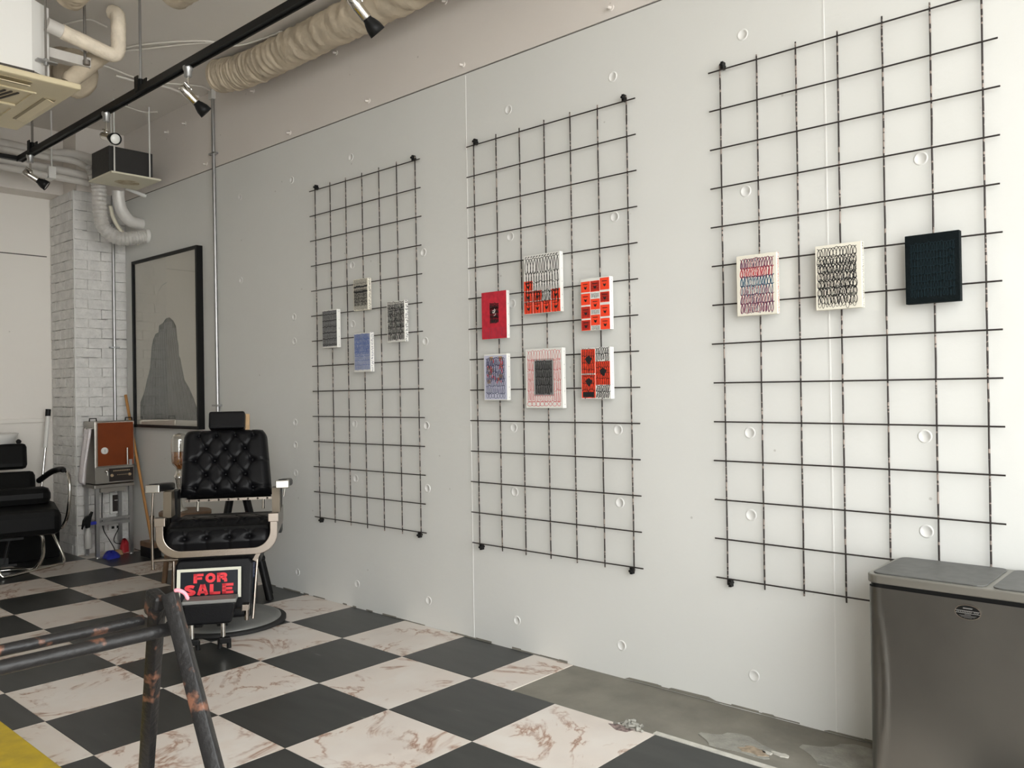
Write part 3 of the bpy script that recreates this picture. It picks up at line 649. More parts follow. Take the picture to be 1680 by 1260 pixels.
# ------------------------------------------------------------------ conduits on the walls
o = thing('conduit', 'thin galvanised conduit running up the white wall beside the framed print', 'conduit', (-.012, 5.83, 1.05))
MB().tube([(-.016, 5.82, 0.55), (-.016, 5.825, 1.5), (-.016, 5.835, 3.29)], .0125, 10).build('pipe', 'galv', o)
for z in (1.155, 2.90): MB().bb(-.034, 0, 5.79, 5.87, z-.006, z+.006).build('clamp', 'galv', o)
MB().bb(-.035, -.003, 5.815, 5.86, 3.28, 3.343).build('elbow_box', 'white', o)
o = thing('conduit', 'thin galvanised conduit running down the white brick pillar behind the towel steamer', 'conduit', (-.11, 7.27, .45))
MB().cyl((-.112, 7.268, .46), (-.108, 7.268, 2.835), .0125, 10).build('pipe', 'galv', o)
for z in (1.62, 2.6): MB().bb(-.145, -.072, 7.252, 7.292, z-.006, z+.006).build('clamp', 'galv', o)

# ------------------------------------------------------------------ track and spot lights
TX, TZ = -0.96, 2.852
t = thing('lighting_track', 'black lighting track hung by rods below the ceiling', 'track', (TX, 4.0, TZ))
mb = MB(); mb.bb(TX-.018, TX+.018, 1.2, 6.72, TZ-.012, TZ+.016); mb.bb(TX-.020, TX-.012, 1.2, 6.70, TZ-.020, TZ-.010); mb.bb(TX+.012, TX+.020, 1.2, 6.70, TZ-.020, TZ-.010); mb.build('track_rail', 'blackm', t)
mb = MB(); mb.bb(-2.8, TX-.018, 6.684, 6.72, TZ-.012, TZ+.016); mb.build('cross_rail', 'blackm', t)
for y in (2.9, 4.848, 6.455):
    q = MB(); q.cyl((TX, y, TZ+.03), (TX, y, CE), .0075, 8); q.build('hanger_rod', 'rodm' if y > 5 else 'galv', t)
    q = MB(); q.bb(TX-.026, TX-.020, y-.02, y+.02, TZ-.01, TZ+.07); q.bb(TX+.020, TX+.026, y-.02, y+.02, TZ-.01, TZ+.07); q.bb(TX-.026, TX+.026, y-.02, y+.02, TZ+.016, TZ+.022); q.cyl((TX, y, TZ+.02), (TX, y, TZ+.06), .014, 8); q.build('hanger_bracket', 'black', t)
spots = [(2.985, (0.75, -0.20, -0.78), 'chrome spotlight on the track nearest the big duct, at the top edge of the photo'),
         (4.33, (0.75, -0.22, -0.72), 'chrome spotlight on the track, second from the duct end'),
         (5.29, (0.05, -0.90, -0.30), 'chrome spotlight on the track whose lens faces the viewer'),
         (6.50, (0.80, -0.35, -0.55), 'chrome spotlight at the far corner of the track')]
for y, d, lab in spots:
    s = thing('spotlight', lab, 'spotlight', (TX, y, TZ-.02), 0, 'spotlights on the black track')
    MB().lathe((TX, y, TZ-.066), [(.014, 0), (.019, .003), (.019, .030), (.024, .036), (.024, .052)], 16).build('track_adapter', 'galv', s)
    d = Vector(d).normalized(); jn = Vector((TX, y, TZ-.128))
    MB().cyl((TX, y, TZ-.064), jn, .006, 8).lathe(jn+Vector((0, 0, -.012)), [(.001, 0), (.014, .004), (.016, .012), (.012, .022), (.001, .026)], 12).build('stem', 'chrome', s)
    Rm = d.to_track_quat('Z', 'Y').to_matrix(); bs = jn+Vector((0, 0, -.022))-d*.05
    MB().lathe(bs, [(.004, 0), (.019, .004), (.023, .014), (.023, .05), (.0215, .054), (.0215, .095), (.019, .10)], 18, R=Rm).build('lamp_body', 'chrome', s)
    side = d.cross(Vector((0, 0, 1))).normalized(); low = d.cross(side).normalized()
    MB().cyl(bs+low*(-.03)+d*.0, bs+low*(-.03)+d*.045, .008, 10).build('transformer', 'chrome', s)
    MB().lathe(bs+d*.095, [(.018, 0), (.019, .012), (.024, .022), (.031, .042), (.034, .07), (.030, .07), (.022, .055)], 20, R=Rm).build('lamp_shade', 'black', s)
    q = MB().lathe(bs+d*.158, [(.028, 0), (.026, .004), (.002, .0045)], 18, R=Rm)
    lens = q.build('lens', 'led', s)

# ------------------------------------------------------------------ air conditioner
ac = thing('air_conditioner', 'white ceiling cassette air conditioner with yellowed square grille', 'air conditioner', (-1.72, 5.37, 2.79))
mb = MB(); b0, b1, c0, c1 = -2.10, -1.345, 4.975, 5.77; ch = .10
mb.prism([(b0, c0), (b1-ch, c0), (b1, c0+ch*.6), (b1, c1), (b0, c1)], .36, (0, 0, 2.862)); mb.build('casing', 'acw', ac)
MB().bb(b0+.02, b1-.09, c0-.0, c1-.03, 2.828, 2.862).build('dark_gap', 'acd', ac)
MB().bb(-2.19, -1.238, 4.902, 5.852, 2.797, 2.828, .010).build('grille_panel', 'acp', ac)
mb = MB(); z = 2.796
for (x0, x1, y0, y1) in ((-2.0, -1.45, 4.955, 5.03), (-2.0, -1.45, 5.73, 5.80), (-1.335, -1.275, 5.15, 5.62)): MB().bb(x0, x1, y0, y1, z-.003, z+.002).build('air_slot', 'acs', ac)
mb = MB()
for a, b, c in (((-1.725, 5.0, z-.006), (.54, .055, .004), Matrix.Rotation(.35, 3, 'X')), ((-1.725, 5.77, z-.006), (.54, .055, .004), Matrix.Rotation(-.35, 3, 'X')), ((-1.305, 5.385, z-.006), (.045, .46, .004), Matrix.Rotation(.35, 3, 'Y'))): MB().box(a, b, c).build('louvre', 'acp', ac)
mb = MB(); mb.bb(-2.06, -1.40, 5.10, 5.118, z-.008, z+.002, .003); mb.bb(-2.06, -1.40, 5.36, 5.42, z-.012, z+.002, .005); mb.bb(-1.40, -1.385, 5.10, 5.66, z-.006, z+.002); mb.build('grille_frame', 'acp', ac)
mb = MB()
for k in range(18): mb.box((-1.98+k*.03, 5.24, z-.002), (.010, .16, .006), Matrix.Rotation(.25, 3, 'Z'))
tag(mb.build('intake_slots', 'acd', ac), kind='stuff')
for (x, y) in ((-1.385, 4.965),):
    MB().cyl((x, y, 2.84), (x, y, CE), .0055, 8).build('hanger_rod', 'rodm', ac)
    MB().bb(x-.045, x+.05, y-.02, y+.02, 2.915, 2.922).cyl((x, y, 2.90), (x, y, 2.932), .012, 6).build('hanger_bracket', 'galv', ac)
# pipes beside it
dp = thing('drain_pipe', 'cream wrapped pipe with an upturned elbow beside the air conditioner', 'pipe', (-1.2, 5.0, 3.05))
p0 = [(-1.30, 4.99, 3.105), (-1.20, 4.99, 3.085), (-1.10, 4.98, 3.06), (-1.045, 4.98, 3.055), (-1.022, 4.98, 3.085), (-1.018, 4.98, 3.15), (-1.018, 4.98, 3.24), (-1.02, 4.99, 3.285), (-1.035, 5.02, 3.30)]
p0 = spline(p0, 5)
MB().tube(p0, .038, 14, jitter=.05).build('pipe_wrap', 'ductw', dp)
MB().cyl((-1.37, 4.99, 3.12), (-1.30, 4.99, 3.105), .036, 14).build('rubber_sleeve', 'pipe', dp)
q = thing('threaded_hanger', 'dark threaded rod and steel channel behind the cream drain pipe', 'hanger', (-1.17, 5.06, 3.0))
MB().cyl((-1.16, 5.06, 3.0), (-1.16, 5.06, CE), .0075, 8).build('rod', 'rodm', q)
MB().bb(-1.335, -1.13, 5.06, 5.12, 2.985, 3.035).build('channel', 'pipe', q)
MB().cyl((-1.16, 5.04, 2.985), (-1.16, 5.04, 3.01), .018, 6).build('nut', 'rodm', q)
def wrapped(name, lab, pts, r, n=18, mt='duct', seg=8, jit=.05, wr_=0.05, group=None):
    P = spline(pts, seg); N = len(P); ph = random.random()*6
    mb = MB()
    rr = [r*(1+wr_*math.sin(i*1.9+ph)*math.sin(i*.7)+random.uniform(-.02, .02)) for i in range(N)]
    # rounded ends
    k = min(3, N//4)
    for i in range(k): f_ = math.sqrt(1-(1-(i+.4)/k)**2*0.8); rr[i] *= f_; rr[-1-i] *= f_
    mb.tube(P, rr, n)
    # cloth folds: rings of diagonal creases pressed into the surface
    amp = r*.065; N2 = len(P)
    for i in range(N2):
        for k in range(n):
            a = 2*PI*k/n; q = mb.v[i*n+k]; d = q-P[i]
            f = .42*math.sin(i*.48+2.6*math.sin(a+ph)+math.sin(i*.13)*2)+.34*math.sin(i*.93-2.0*a+ph+1.5*math.sin(i*.11))+.30*math.sin(i*.23+4*a)+.35*max(0, math.sin(i*.31+1.3*a+2*math.sin(i*.07)))**6+random.uniform(-.28, .28)
            if 0 < i < N2-1: mb.v[i*n+k] = P[i]+d*(1+f*amp/r)
    mb.v[-2*n:-n] = mb.v[0:n]; mb.v[-n:] = mb.v[(N2-1)*n:N2*n]
    return tag(mb.build(name, mt), lab, 'duct', group)
wrapped('wrapped_duct', 'long tan cloth-wrapped duct running under the ceiling along the white wall', [(-.20, 0.6, 3.225), (-.20, 1.5, 3.225), (-.20, 2.5, 3.222), (-.20, 3.3, 3.222), (-.20, 4.0, 3.222), (-.20, 4.6, 3.222), (-.205, 4.95, 3.222), (-.22, 5.15, 3.228), (-.26, 5.33, 3.24)], .097, 36, jit=.035, seg=44, wr_=.03)
wrapped('wrapped_duct', 'tan wrapped duct hanging under the ceiling above the cream drain pipe', [(-1.31, 3.6, 3.262), (-1.31, 4.2, 3.262), (-1.305, 4.7, 3.262), (-1.29, 4.92, 3.262)], .070, 24, seg=24)
wrapped('wrapped_duct', 'end of a tan wrapped duct at the top edge, left of the track', [(-.93, 3.3, 3.255), (-.93, 3.8, 3.255), (-.94, 4.2, 3.255), (-.955, 4.50, 3.255)], .082, 24, seg=24)
wrapped('wrapped_duct', 'bulky tan wrapped duct end behind the yellowed grille corner', [(-1.30, 5.9, 3.10), (-1.18, 5.6, 3.09), (-1.12, 5.42, 3.06), (-1.10, 5.32, 3.03)], .125, 24, seg=10)
wrapped('wrapped_pipe', 'tan wrapped pipe slanting down behind the grille panel', [(-1.00, 5.14, 3.13), (-1.08, 5.13, 3.06), (-1.16, 5.12, 2.97), (-1.235, 5.11, 2.885)], .045, 14, seg=6)
# ceiling cables
cabs = [[(-0.765, 5.57), (-0.665, 5.34), (-0.465, 5.097), (-0.308, 5.025), (-0.24, 4.83), (-0.225, 4.646)],
        [(-0.763, 5.619), (-0.676, 5.479), (-0.527, 5.237), (-0.398, 5.041), (-0.30, 5.02)],
        [(-0.746, 5.888), (-0.664, 5.904), (-0.501, 5.963), (-0.35, 5.918), (-0.216, 5.862), (-0.119, 5.797), (-0.03, 5.84)],
        [(-0.598, 6.016), (-0.44, 6.01), (-0.286, 5.982), (-0.145, 6.005), (-0.03, 6.006)],
        [(-0.307, 6.558), (-0.163, 6.582), (-0.085, 6.523)],
        [(-1.126, 5.479), (-1.1, 5.373), (-1.044, 5.282), (-0.985, 5.288), (-0.942, 5.312)]]
labs = ['white cable clipped to the ceiling, ending at the tan duct', 'white cable running just behind the clipped cable on the ceiling', 'white cable crossing the ceiling to the top of the wall conduit',
        'thick white cable on the ceiling ending in the corner above the second spotlight', 'short cable on the ceiling above the black fan box', 'thin white cable on the ceiling behind the threaded hanger']
for i, (cb_, lb) in enumerate(zip(cabs, labs)):
    tag(MB().tube(spline([(x, y, CE-.008-.004*(k % 2)) for k, (x, y) in enumerate(cb_)], 5), .009 if i == 3 else .006, 6).build('ceiling_cable', 'cable'), lb, 'cable', 'cables on the ceiling')

# ------------------------------------------------------------------ extractor fan box, ducts and pipes at the back
fb = thing('extractor_fan', 'black extractor fan box on a stained cream panel hung in the corner', 'fan', (-.28, 6.65, 2.81))
MB().bb(-.455, -.095, 6.45, 6.85, 2.808, 2.822, .003).build('cover_panel', 'fanp', fb)
mb = MB(); mb.prism([(.085*math.cos(a)*(1+.1*math.sin(3*a)), .075*math.sin(a)) for a in [2*PI*k/24 for k in range(24)]][::-1], -.0015, (-.25, 6.66, 2.808)); mb.build('stain', 'stain', fb)
MB().bb(-.45, -.135, 6.50, 6.80, 2.822, 3.01, .004).build('fan_box', 'fanb', fb)
MB().lathe((-.27, 6.66, 3.01), [(.055, 0), (.055, .02), (.045, .028), (.002, .03)], 18).build('duct_collar', 'galv', fb)
for x, y in ((-.418, 6.485), (-.165, 6.485), (-.30, 6.82)): MB().cyl((x, y, 2.82), (x, y, CE), .006, 8).build('hanger_rod', 'white', fb)
def flex(name, lab, pts, r, mt, rib=.07, seg=10, n=18):
    P = spline(pts, seg); N = len(P)
    # resample for ribs
    Q = []
    for a, b in zip(P[:-1], P[1:]):
        for k in range(2): Q.append(a.lerp(b, k/2))
    Q.append(P[-1]); N = len(Q)
    rr = [r*(1+(rib if i % 2 else -rib*.6)) for i in range(N)]
    mb = MB().tube(Q, rr, n, jitter=.012); mb.sm = [False]*len(mb.sm) if rib > .03 else mb.sm
    return tag(mb.build(name, mt), lab, 'duct')
flex('flexible_duct', 'ribbed silver foil duct looping down from the fan and into the wall', [(-.40, 6.92, 2.96), (-.375, 6.93, 2.90), (-.345, 6.94, 2.80), (-.34, 6.94, 2.64), (-.315, 6.94, 2.51), (-.22, 6.92, 2.435), (-.10, 6.90, 2.45), (-.002, 6.89, 2.475)], .050, 'foil', .085, 5)
MB().lathe((-.022, 6.888, 2.472), [(.052, -.004), (.054, 0), (.054, .020)], 24, R=Matrix.Rotation(PI/2, 3, 'Y')).build('end_collar', 'white', bpy.data.objects['flexible_duct'])
flex('flexible_duct', 'white insulated duct bending from the fan panel into the wall, above the foil duct', [(-.205, 6.93, 2.80), (-.20, 6.94, 2.74), (-.175, 6.95, 2.66), (-.11, 6.97, 2.595), (-.045, 6.98, 2.58), (-.002, 6.985, 2.58)], .044, 'foilw', .015, 6)
tag(MB().tube([(-.15, 6.93, 2.83), (-.06, 6.92, 2.805), (-.002, 6.91, 2.787)], .014, 10).build('white_pipe', 'white'), 'short white pipe entering the wall beneath the fan panel', 'pipe')
tag(MB().tube(spline([(-.225, 7.03, 2.70), (-.19, 7.05, 2.60), (-.12, 7.05, 2.50), (-.01, 7.03, 2.43)], 5), .014, 10).build('yellowed_pipe', 'fanp'), 'thin yellowed pipe passing behind the two bent ducts', 'pipe')
gp_ = 'pipes running along the beam at the back'
for pts, r, lb in (([(-2.6, 7.10, 2.90), (-1.6, 7.10, 2.885), (-.96, 7.10, 2.879), (-.60, 7.10, 2.868), (-.36, 7.10, 2.862)], .025, 'lowest white wrapped pipe along the back beam'),
                   ([(-2.6, 7.16, 3.0), (-1.6, 7.12, 3.01), (-.95, 7.12, 3.012), (-.69, 7.12, 3.01), (-.47, 7.11, 3.015), (-.34, 7.10, 2.97), (-.30, 7.08, 2.93)], .024, 'middle white wrapped pipe curving down toward the fan box'),
                   ([(-1.5, 7.24, 3.075), (-.95, 7.24, 3.075), (-.60, 7.23, 3.06), (-.48, 7.22, 3.08), (-.38, 7.2, 3.08), (-.30, 7.13, 3.05), (-.26, 7.02, 3.02)], .045, 'thick pale duct arching along the back beam to the fan box'),
                   ([(-2.6, 7.24, 3.10), (-1.4, 7.24, 3.09), (-.85, 7.24, 3.085), (-.70, 7.24, 3.06)], .018, 'thin upper pipe along the back beam'),
                   ([(-2.0, 7.14, 2.94), (-1.0, 7.14, 2.935), (-.66, 7.15, 2.94), (-.45, 7.14, 2.93), (-.36, 7.12, 2.92)], .030, 'pale wrapped pipe just above the lowest one on the back beam')):
    tag(MB().tube(spline(pts, 6), r, 12, jitter=.03).build('wrapped_pipe', 'pipe'), lb, 'pipe', gp_)
o = thing('pipe_hanger', 'white rod hanger carrying the lowest back pipe', 'hanger', (-.63, 7.1, 2.86))
MB().cyl((-.63, 7.065, 2.86), (-.63, 7.065, CE), .006, 8).build('rod', 'white', o); MB().bb(-.655, -.605, 7.055, 7.14, 2.845, 2.855).bb(-.655, -.605, 7.05, 7.072, 2.845, 2.93).build('pipe_cradle', 'white', o)

# ------------------------------------------------------------------ barber chair
BX, BY = -0.633, 4.621
bc = thing('barber_chair', 'black button-tufted leather barber chair with chrome frame and a sign on its leg rest', 'chair', (BX, BY, 0), math.radians(-36))
def tufted(name, parent, S, nu, nv, buttons, creases, depth=.022, cr_d=.010, sig=.022, mt='leather'):
    """S(u,v)->(point, normal); closed by a rim that falls to the back"""
    mb = MB(); vs = []
    for j in range(nv+1):
        for i in range(nu+1):
            u, v = i/nu, j/nv; p, n, W_, H_ = S(u, v)
            h = 0.0
            for (bu, bv) in buttons:
                d2 = ((u-bu)*W_)**2+((v-bv)*H_)**2; h -= depth*math.exp(-d2/(2*sig*sig))+.006*math.exp(-d2/(2*.008**2))
            for (a, b) in creases:
                ax, ay = (a[0])*W_, a[1]*H_; bx_, by_ = b[0]*W_, b[1]*H_; px, py = u*W_, v*H_
                dx, dy = bx_-ax, by_-ay; t_ = max(0, min(1, ((px-ax)*dx+(py-ay)*dy)/(dx*dx+dy*dy+1e-9)))
                d2 = (px-ax-dx*t_)**2+(py-ay-dy*t_)**2; h -= cr_d*math.exp(-d2/(2*.0042**2))
            vs.append(p+n*h)
    fs = [(j*(nu+1)+i, (j+1)*(nu+1)+i, (j+1)*(nu+1)+i+1, j*(nu+1)+i+1) for j in range(nv) for i in range(nu)]
    mb.add(vs, fs, True); o = mb.build(name, mt, parent, True)
    for k, (bu, bv) in enumerate(buttons):
        p, n, _, _ = S(bu, bv); p = p-n*(depth+.003)
        Rm = n.to_track_quat('Z', 'Y').to_matrix()
        MB().lathe(p, [(.0075, -.002), (.007, .002), (.004, .0045), (.0005, .005)], 10, R=Rm).build('button', mt, o, True)
    return o
def edge(t, k=.16):
    """0 at the borders, 1 in the middle, rounded shoulders"""
    d = min(t, 1-t)/k
    return 1.0 if d >= 1 else math.sqrt(max(0, 1-(1-d)**2))
b0v = Vector((0, .175, .655)); b1v = Vector((0, .300, 1.015)); bax = (b1v-b0v); bn = Vector((0, -bax.z, bax.y)).normalized()
def S_back(u, v):
    t = 1-v; hw = .245-.020*t
    q = edge(u, .10)*edge(v, .12); c_ = b0v+bax*t
    cu = 2*u-1
    rx = hw*(1-.10*max(0, (t-.86)/.14)**2)
    p = c_+Vector((cu*rx-.010-.016*t, 0, 0))+bn*(.02+.065*q)
    return p, bn, .46, .40
bt = [(.19, .11), (.40, .11), (.62, .11), (.84, .11), (.28, .31), (.50, .31), (.73, .31), (.16, .49), (.38, .49), (.60, .49), (.81, .49), (.28, .70), (.50, .70), (.72, .70), (.17, .89), (.39, .90), (.60, .90), (.80, .90)]
cr_ = []
for a in bt:
    for b in bt:
        if a[1] < b[1] and abs(a[1]-b[1]) > .1 and abs(a[1]-b[1]) < .25 and abs(a[0]-b[0]) < .16: cr_.append((a, b))
for a in bt[:4]: cr_.append((a, (a[0], 0)))
for a in bt[-4:]: cr_.append((a, (a[0], 1)))
cr_ += [(bt[7], (0, .48)), (bt[10], (1, .5)), (bt[17], (1, .89)), (bt[14], (0, .89))]
bk = tufted('backrest', bc, S_back, 84, 72, bt, cr_, .015, .0065, .0135)
mb = MB(); mb.prism([(-.225, 0), (.225, 0), (.198, .30), (.160, .365), (-.19, .365), (-.205, .33)], .045, b0v-bn*.03, (1, 0, 0), bax.normalized()); mb.build('back_shell', 'vinyl', bk, True)
mb = MB(); mb.box(b0v+Vector((0, 0, -.012)), (.46, .03, .014)); 
for k in range(9): mb.lathe(b0v+Vector((-.21+.052*k, -.016, -.012)), [(.006, 0), (.001, .004)], 8, R=Matrix.Rotation(PI/2, 3, 'X'))
mb.build('trim_strip', 'chromed', bc, True)
for x in (-.165, .185): MB().cyl((x, .17, .645), (x, .15, .585), .008, 10).build('back_post', 'chrome', bc, True)
# head rest
hc = Vector((-.016, .300, 1.068))
hr = MB().box(hc+bn*.03, (.196, .075, .100), Matrix.Rotation(-.28, 3, 'X'), .012).build('headrest', 'leather', bc, True)
MB().box(hc+Vector((.020, .028, -.004)), (.192, .028, .100), Matrix.Rotation(-.28, 3, 'X'), .004).build('plywood_back', 'ply', hr, True)
MB().bb(-.03, .05, .285, .30, .99, 1.06).build('headrest_stem', 'chromed', hr, True)
# seat cushion: rolled over its front edge
def S_seat(u, v):
    # v: 0 rear top, 1 front bottom
    if v < .42:
        t = v/.42; y = .14-t*.32; z = .560+.030*math.sin(t*PI*.5); n = Vector((0, 0, 1)); y2 = y
    else:
        t = (v-.42)/.58; a = t*PI*.60; a1 = min(a, PI/2)
        y = -.18-.135*math.sin(a1)+(0 if a < PI/2 else .04*(a-PI/2)); z = .590-.105*(1-math.cos(a1))-(0 if a < PI/2 else .11*(a-PI/2))
        n = Vector((0, -math.sin(min(a, PI/2)), math.cos(min(a, PI/2))))
    cu = 2*u-1; q = edge(u, .09); w_ = .262
    p = Vector((cu*w_, y, z))-n*(1-q)*.060
    return p, n, .52, .62
bs_ = [(.19, .83), (.39, .83), (.60, .83), (.79, .83), (.10, .46), (.29, .46), (.50, .46), (.70, .46), (.90, .46), (.19, .22), (.39, .22), (.60, .22), (.79, .22)]
crs = [((a[0], .83), (a[0], 1.0)) for a in bs_[:4]]
for a in bs_:
    for b in bs_:
        if a != b and a[1] > b[1] and .15 < abs(a[1]-b[1]) < .4 and abs(a[0]-b[0]) < .14: crs.append((a, b))
seat = tufted('seat', bc, S_seat, 84, 72, bs_, crs, .016, .006, .014)
MB().bb(-.25, .25, -.29, .20, .455, .565, .02).build('seat_base', 'vinyl', seat, True)
# chrome U frame round the seat
def U_outline(w, zt, zb, r, t_):
    o_ = [(-w, zt)]; n = 8
    for k in range(n+1): a = PI+PI/2*k/n; o_.append((-w+r+r*math.cos(a), zb+r+r*math.sin(a)))
    for k in range(n+1): a = 1.5*PI+PI/2*k/n; o_.append((w-r+r*math.cos(a), zb+r+r*math.sin(a)))
    o_.append((w, zt)); return o_
ou = U_outline(.292, .605, .418, .105, 0); iu = U_outline(.255, .605, .452, .085, 0)
mb = MB(); n = len(ou)
for y0_, y1_ in ((-.325, -.295),):
    vs = [Vector((x, y0_, z)) for x, z in ou]+[Vector((x, y0_, z)) for x, z in iu]+[Vector((x, y1_, z)) for x, z in ou]+[Vector((x, y1_, z)) for x, z in iu]; fs = []
    for i in range(n-1):
        fs += [(i, i+1, n+i+1, n+i), (2*n+i, 3*n+i, 3*n+i+1, 2*n+i+1), (i, 2*n+i, 2*n+i+1, i+1), (n+i, n+i+1, 3*n+i+1, 3*n+i)]
    fs += [(0, n, 3*n, 2*n), (n-1, 3*n-1, 4*n-1, 2*n-1)]
    mb.add(vs, fs)
mb.build('seat_frame', 'chromed', bc, True, bevel=.003)
mb = MB(); ou2 = U_outline(.290, .60, .425, .10, 0); vs = [Vector((x, -.296, z)) for x, z in ou2]+[Vector((x, .20, z)) for x, z in ou2]
k0 = len(ou2); mb.add(vs, [(i, k0+i, k0+i+1, i+1) for i in range(k0-1)], True); mb.build('seat_pan', 'chromed', bc, True)
MB().bb(-.20, .20, -.25, .2, .365, .424).build('under_frame', 'black', bc, True)
# arms
for sgn, lb in ((-1, 'left'), (1, 'right')):
    x = .315*sgn-.0
    pad = MB().box((x-.010*sgn*0, -.03, .745), (.060, .44, .042), Matrix.Rotation(-.085, 3, 'X'), .012).build('armrest', 'leather', bc, True)
    MB().bb(x-.034, x+.034, -.27, -.238, .741, .781, .004).build('chrome_cap', 'chrome', pad, True)
    sx_ = .272*sgn; tp = .30*sgn
    mb = MB(); mb.prism([(-.13, .595), (-.02, .595), (-.035, .728), (-.115, .728)], .040, (sx_-.020+(.0), 0, 0), (0, 1, 0), (0, 0, 1)); mb.build('arm_support', 'chromebr', bc, True)
    mb = MB(); mb.prism([(.05, .46), (.16, .46), (.18, .71), (.08, .71)], .03, (sx_-.015, 0, 0), (0, 1, 0), (0, 0, 1)); mb.build('arm_bracket', 'black', bc, True)
    MB().bb(sx_-.026, sx_+.026, -.327, -.28, .578, .622, .003).build('frame_cap', 'chromed', bc, True)
MB().cyl((.325, -.2, .745), (.318, -.2, .69), .004, 8).build('recline_lever', 'chrome', bc, True)
MB().cyl((-.345, -.10, .722), (-.352, -.10, .60), .006, 8).cyl((-.352, -.10, .60), (-.350, -.10, .325), .008, 8).cyl((-.352, -.10, .605), (-.352, -.10, .585), .011, 8).build('brake_rod', 'chromed', bc, True)
MB().cyl((-.348, -.10, .37), (-.20, -.10, .372), .008, 8).build('brake_arm', 'chromed', bc, True)
# leg rest, sign, foot rest
p_t = Vector((-.02, -.285, .405)); p_b = Vector((-.02, -.36, .115)); ax_ = (p_t-p_b); nn_ = Vector((0, -ax_.z, ax_.y)).normalized()
mb = MB(); mb.prism([(-.188, 0), (.178, 0), (.186, .27), (.170, .297), (-.172, .297), (-.188, .27)], .045, p_b-nn_*.045, (1, 0, 0), ax_.normalized())
mb.build('leg_rest', 'leather', bc, True, bevel=.012)
for x0_, x1_, wd in ((.190, .168, .008), (-.212, -.205, .004)):
    mb = MB(); mb.tube([(x0_, -.30, .40), (x1_, -.345, .10)], wd, 6); mb.build('side_rail', 'chromed', bc, True)
MB().box((.188, -.30, .405), (.020, .02, .05), Matrix.Rotation(.5, 3, 'Y')).build('rail_hinge', 'chromed', bc, True)
fo = MB(); fo.prism([(-.120, .145), (.090, .145), (.113, .245), (-.126, .245)], -.10, (0, -.585, 0), (1, 0, 0), (0, 0, 1)); fo = fo.build('footrest', 'leather', bc, True, bevel=.010)
MB().bb(-.128, .116, -.592, -.49, .244, .262, .004).build('step_plate', 'plate', fo, True)
MB().box((.152, -.50, .20), (.030, .05, .028)).cyl((.154, -.50, .19), (.154, -.50, .135), .011, 10).build('footrest_bracket', 'chromed', bc, True)
MB().bb(.08, .13, -.50, -.46, .17, .19).bb(-.12, -.06, -.45, -.30, .10, .13).bb(.01, .06, -.45, -.30, .10, .13).build('footrest_arm', 'black', bc, True)
for x in (-.095, .047):
    q = MB().cyl((x, -.52, .15), (x, -.52, .068), .0105, 12).build('stop_leg', 'chrome', bc, True)
    MB().box((x+.006, -.52, .05), (.052, .03, .03), None, .006).cyl((x-.016, -.52, .055), (x-.016, -.52, .012), .011, 8).cyl((x+.026, -.52, .055), (x+.026, -.52, .012), .011, 8).build('black_clip', 'black', q, True)
# base and pump
MB().lathe((-.002, 0, 0), [(.300, 0), (.312, .004), (.312, .016), (.300, .021), (.28, .022)], 56).build('rubber_rim', 'rubber', bc, True)
MB().lathe((-.002, 0, .018), [(.286, 0), (.283, .010), (.262, .019), (.20, .030), (.13, .042), (.09, .060), (.085, .075)], 56).build('base_plate', 'plate', bc, True)
MB().lathe((.0, .02, .08), [(.085, 0), (.080, .10), (.072, .11), (.070, .29)], 24).build('pump_column', 'black', bc, True)
# the sign stands on the foot rest, leaning on the leg rest
sg = thing('for_sale_sign', 'black and cream FOR SALE sign with red letters leaning on the barber chair', 'sign', tuple(WM[bc.name] @ Vector((-.034, -.400, .224))), math.radians(-36))
s0 = Vector((-.150, .028, -.012)); sU = Vector((1, 0, 0)); sV = Vector((0, .17, 1)).normalized(); SW, SH = .302, .150
def SP(u, v, d): return s0+sU*u+sV*v+sU.cross(sV)*d
s0 = Vector((-.150, .0, .001))
def srect(mb, u0, u1, v0, v1, d0, d1):
    a = [SP(u0, v0, d0), SP(u1, v0, d0), SP(u1, v1, d0), SP(u0, v1, d0)]; b = [SP(u0, v0, d1), SP(u1, v0, d1), SP(u1, v1, d1), SP(u0, v1, d1)]
    mb.add(a+b, [(3, 2, 1, 0), (4, 5, 6, 7), (0, 1, 5, 4), (1, 2, 6, 5), (2, 3, 7, 6), (3, 0, 4, 7)])
mb = MB(); srect(mb, 0, SW, 0, SH-.002, -.003, 0); mb.build('sign_board', 'signw', sg, True)
mb = MB(); srect(mb, .017, SW-.015, 0, SH-.016, 0, .0006); mb.build('black_field', 'signb', sg, True)
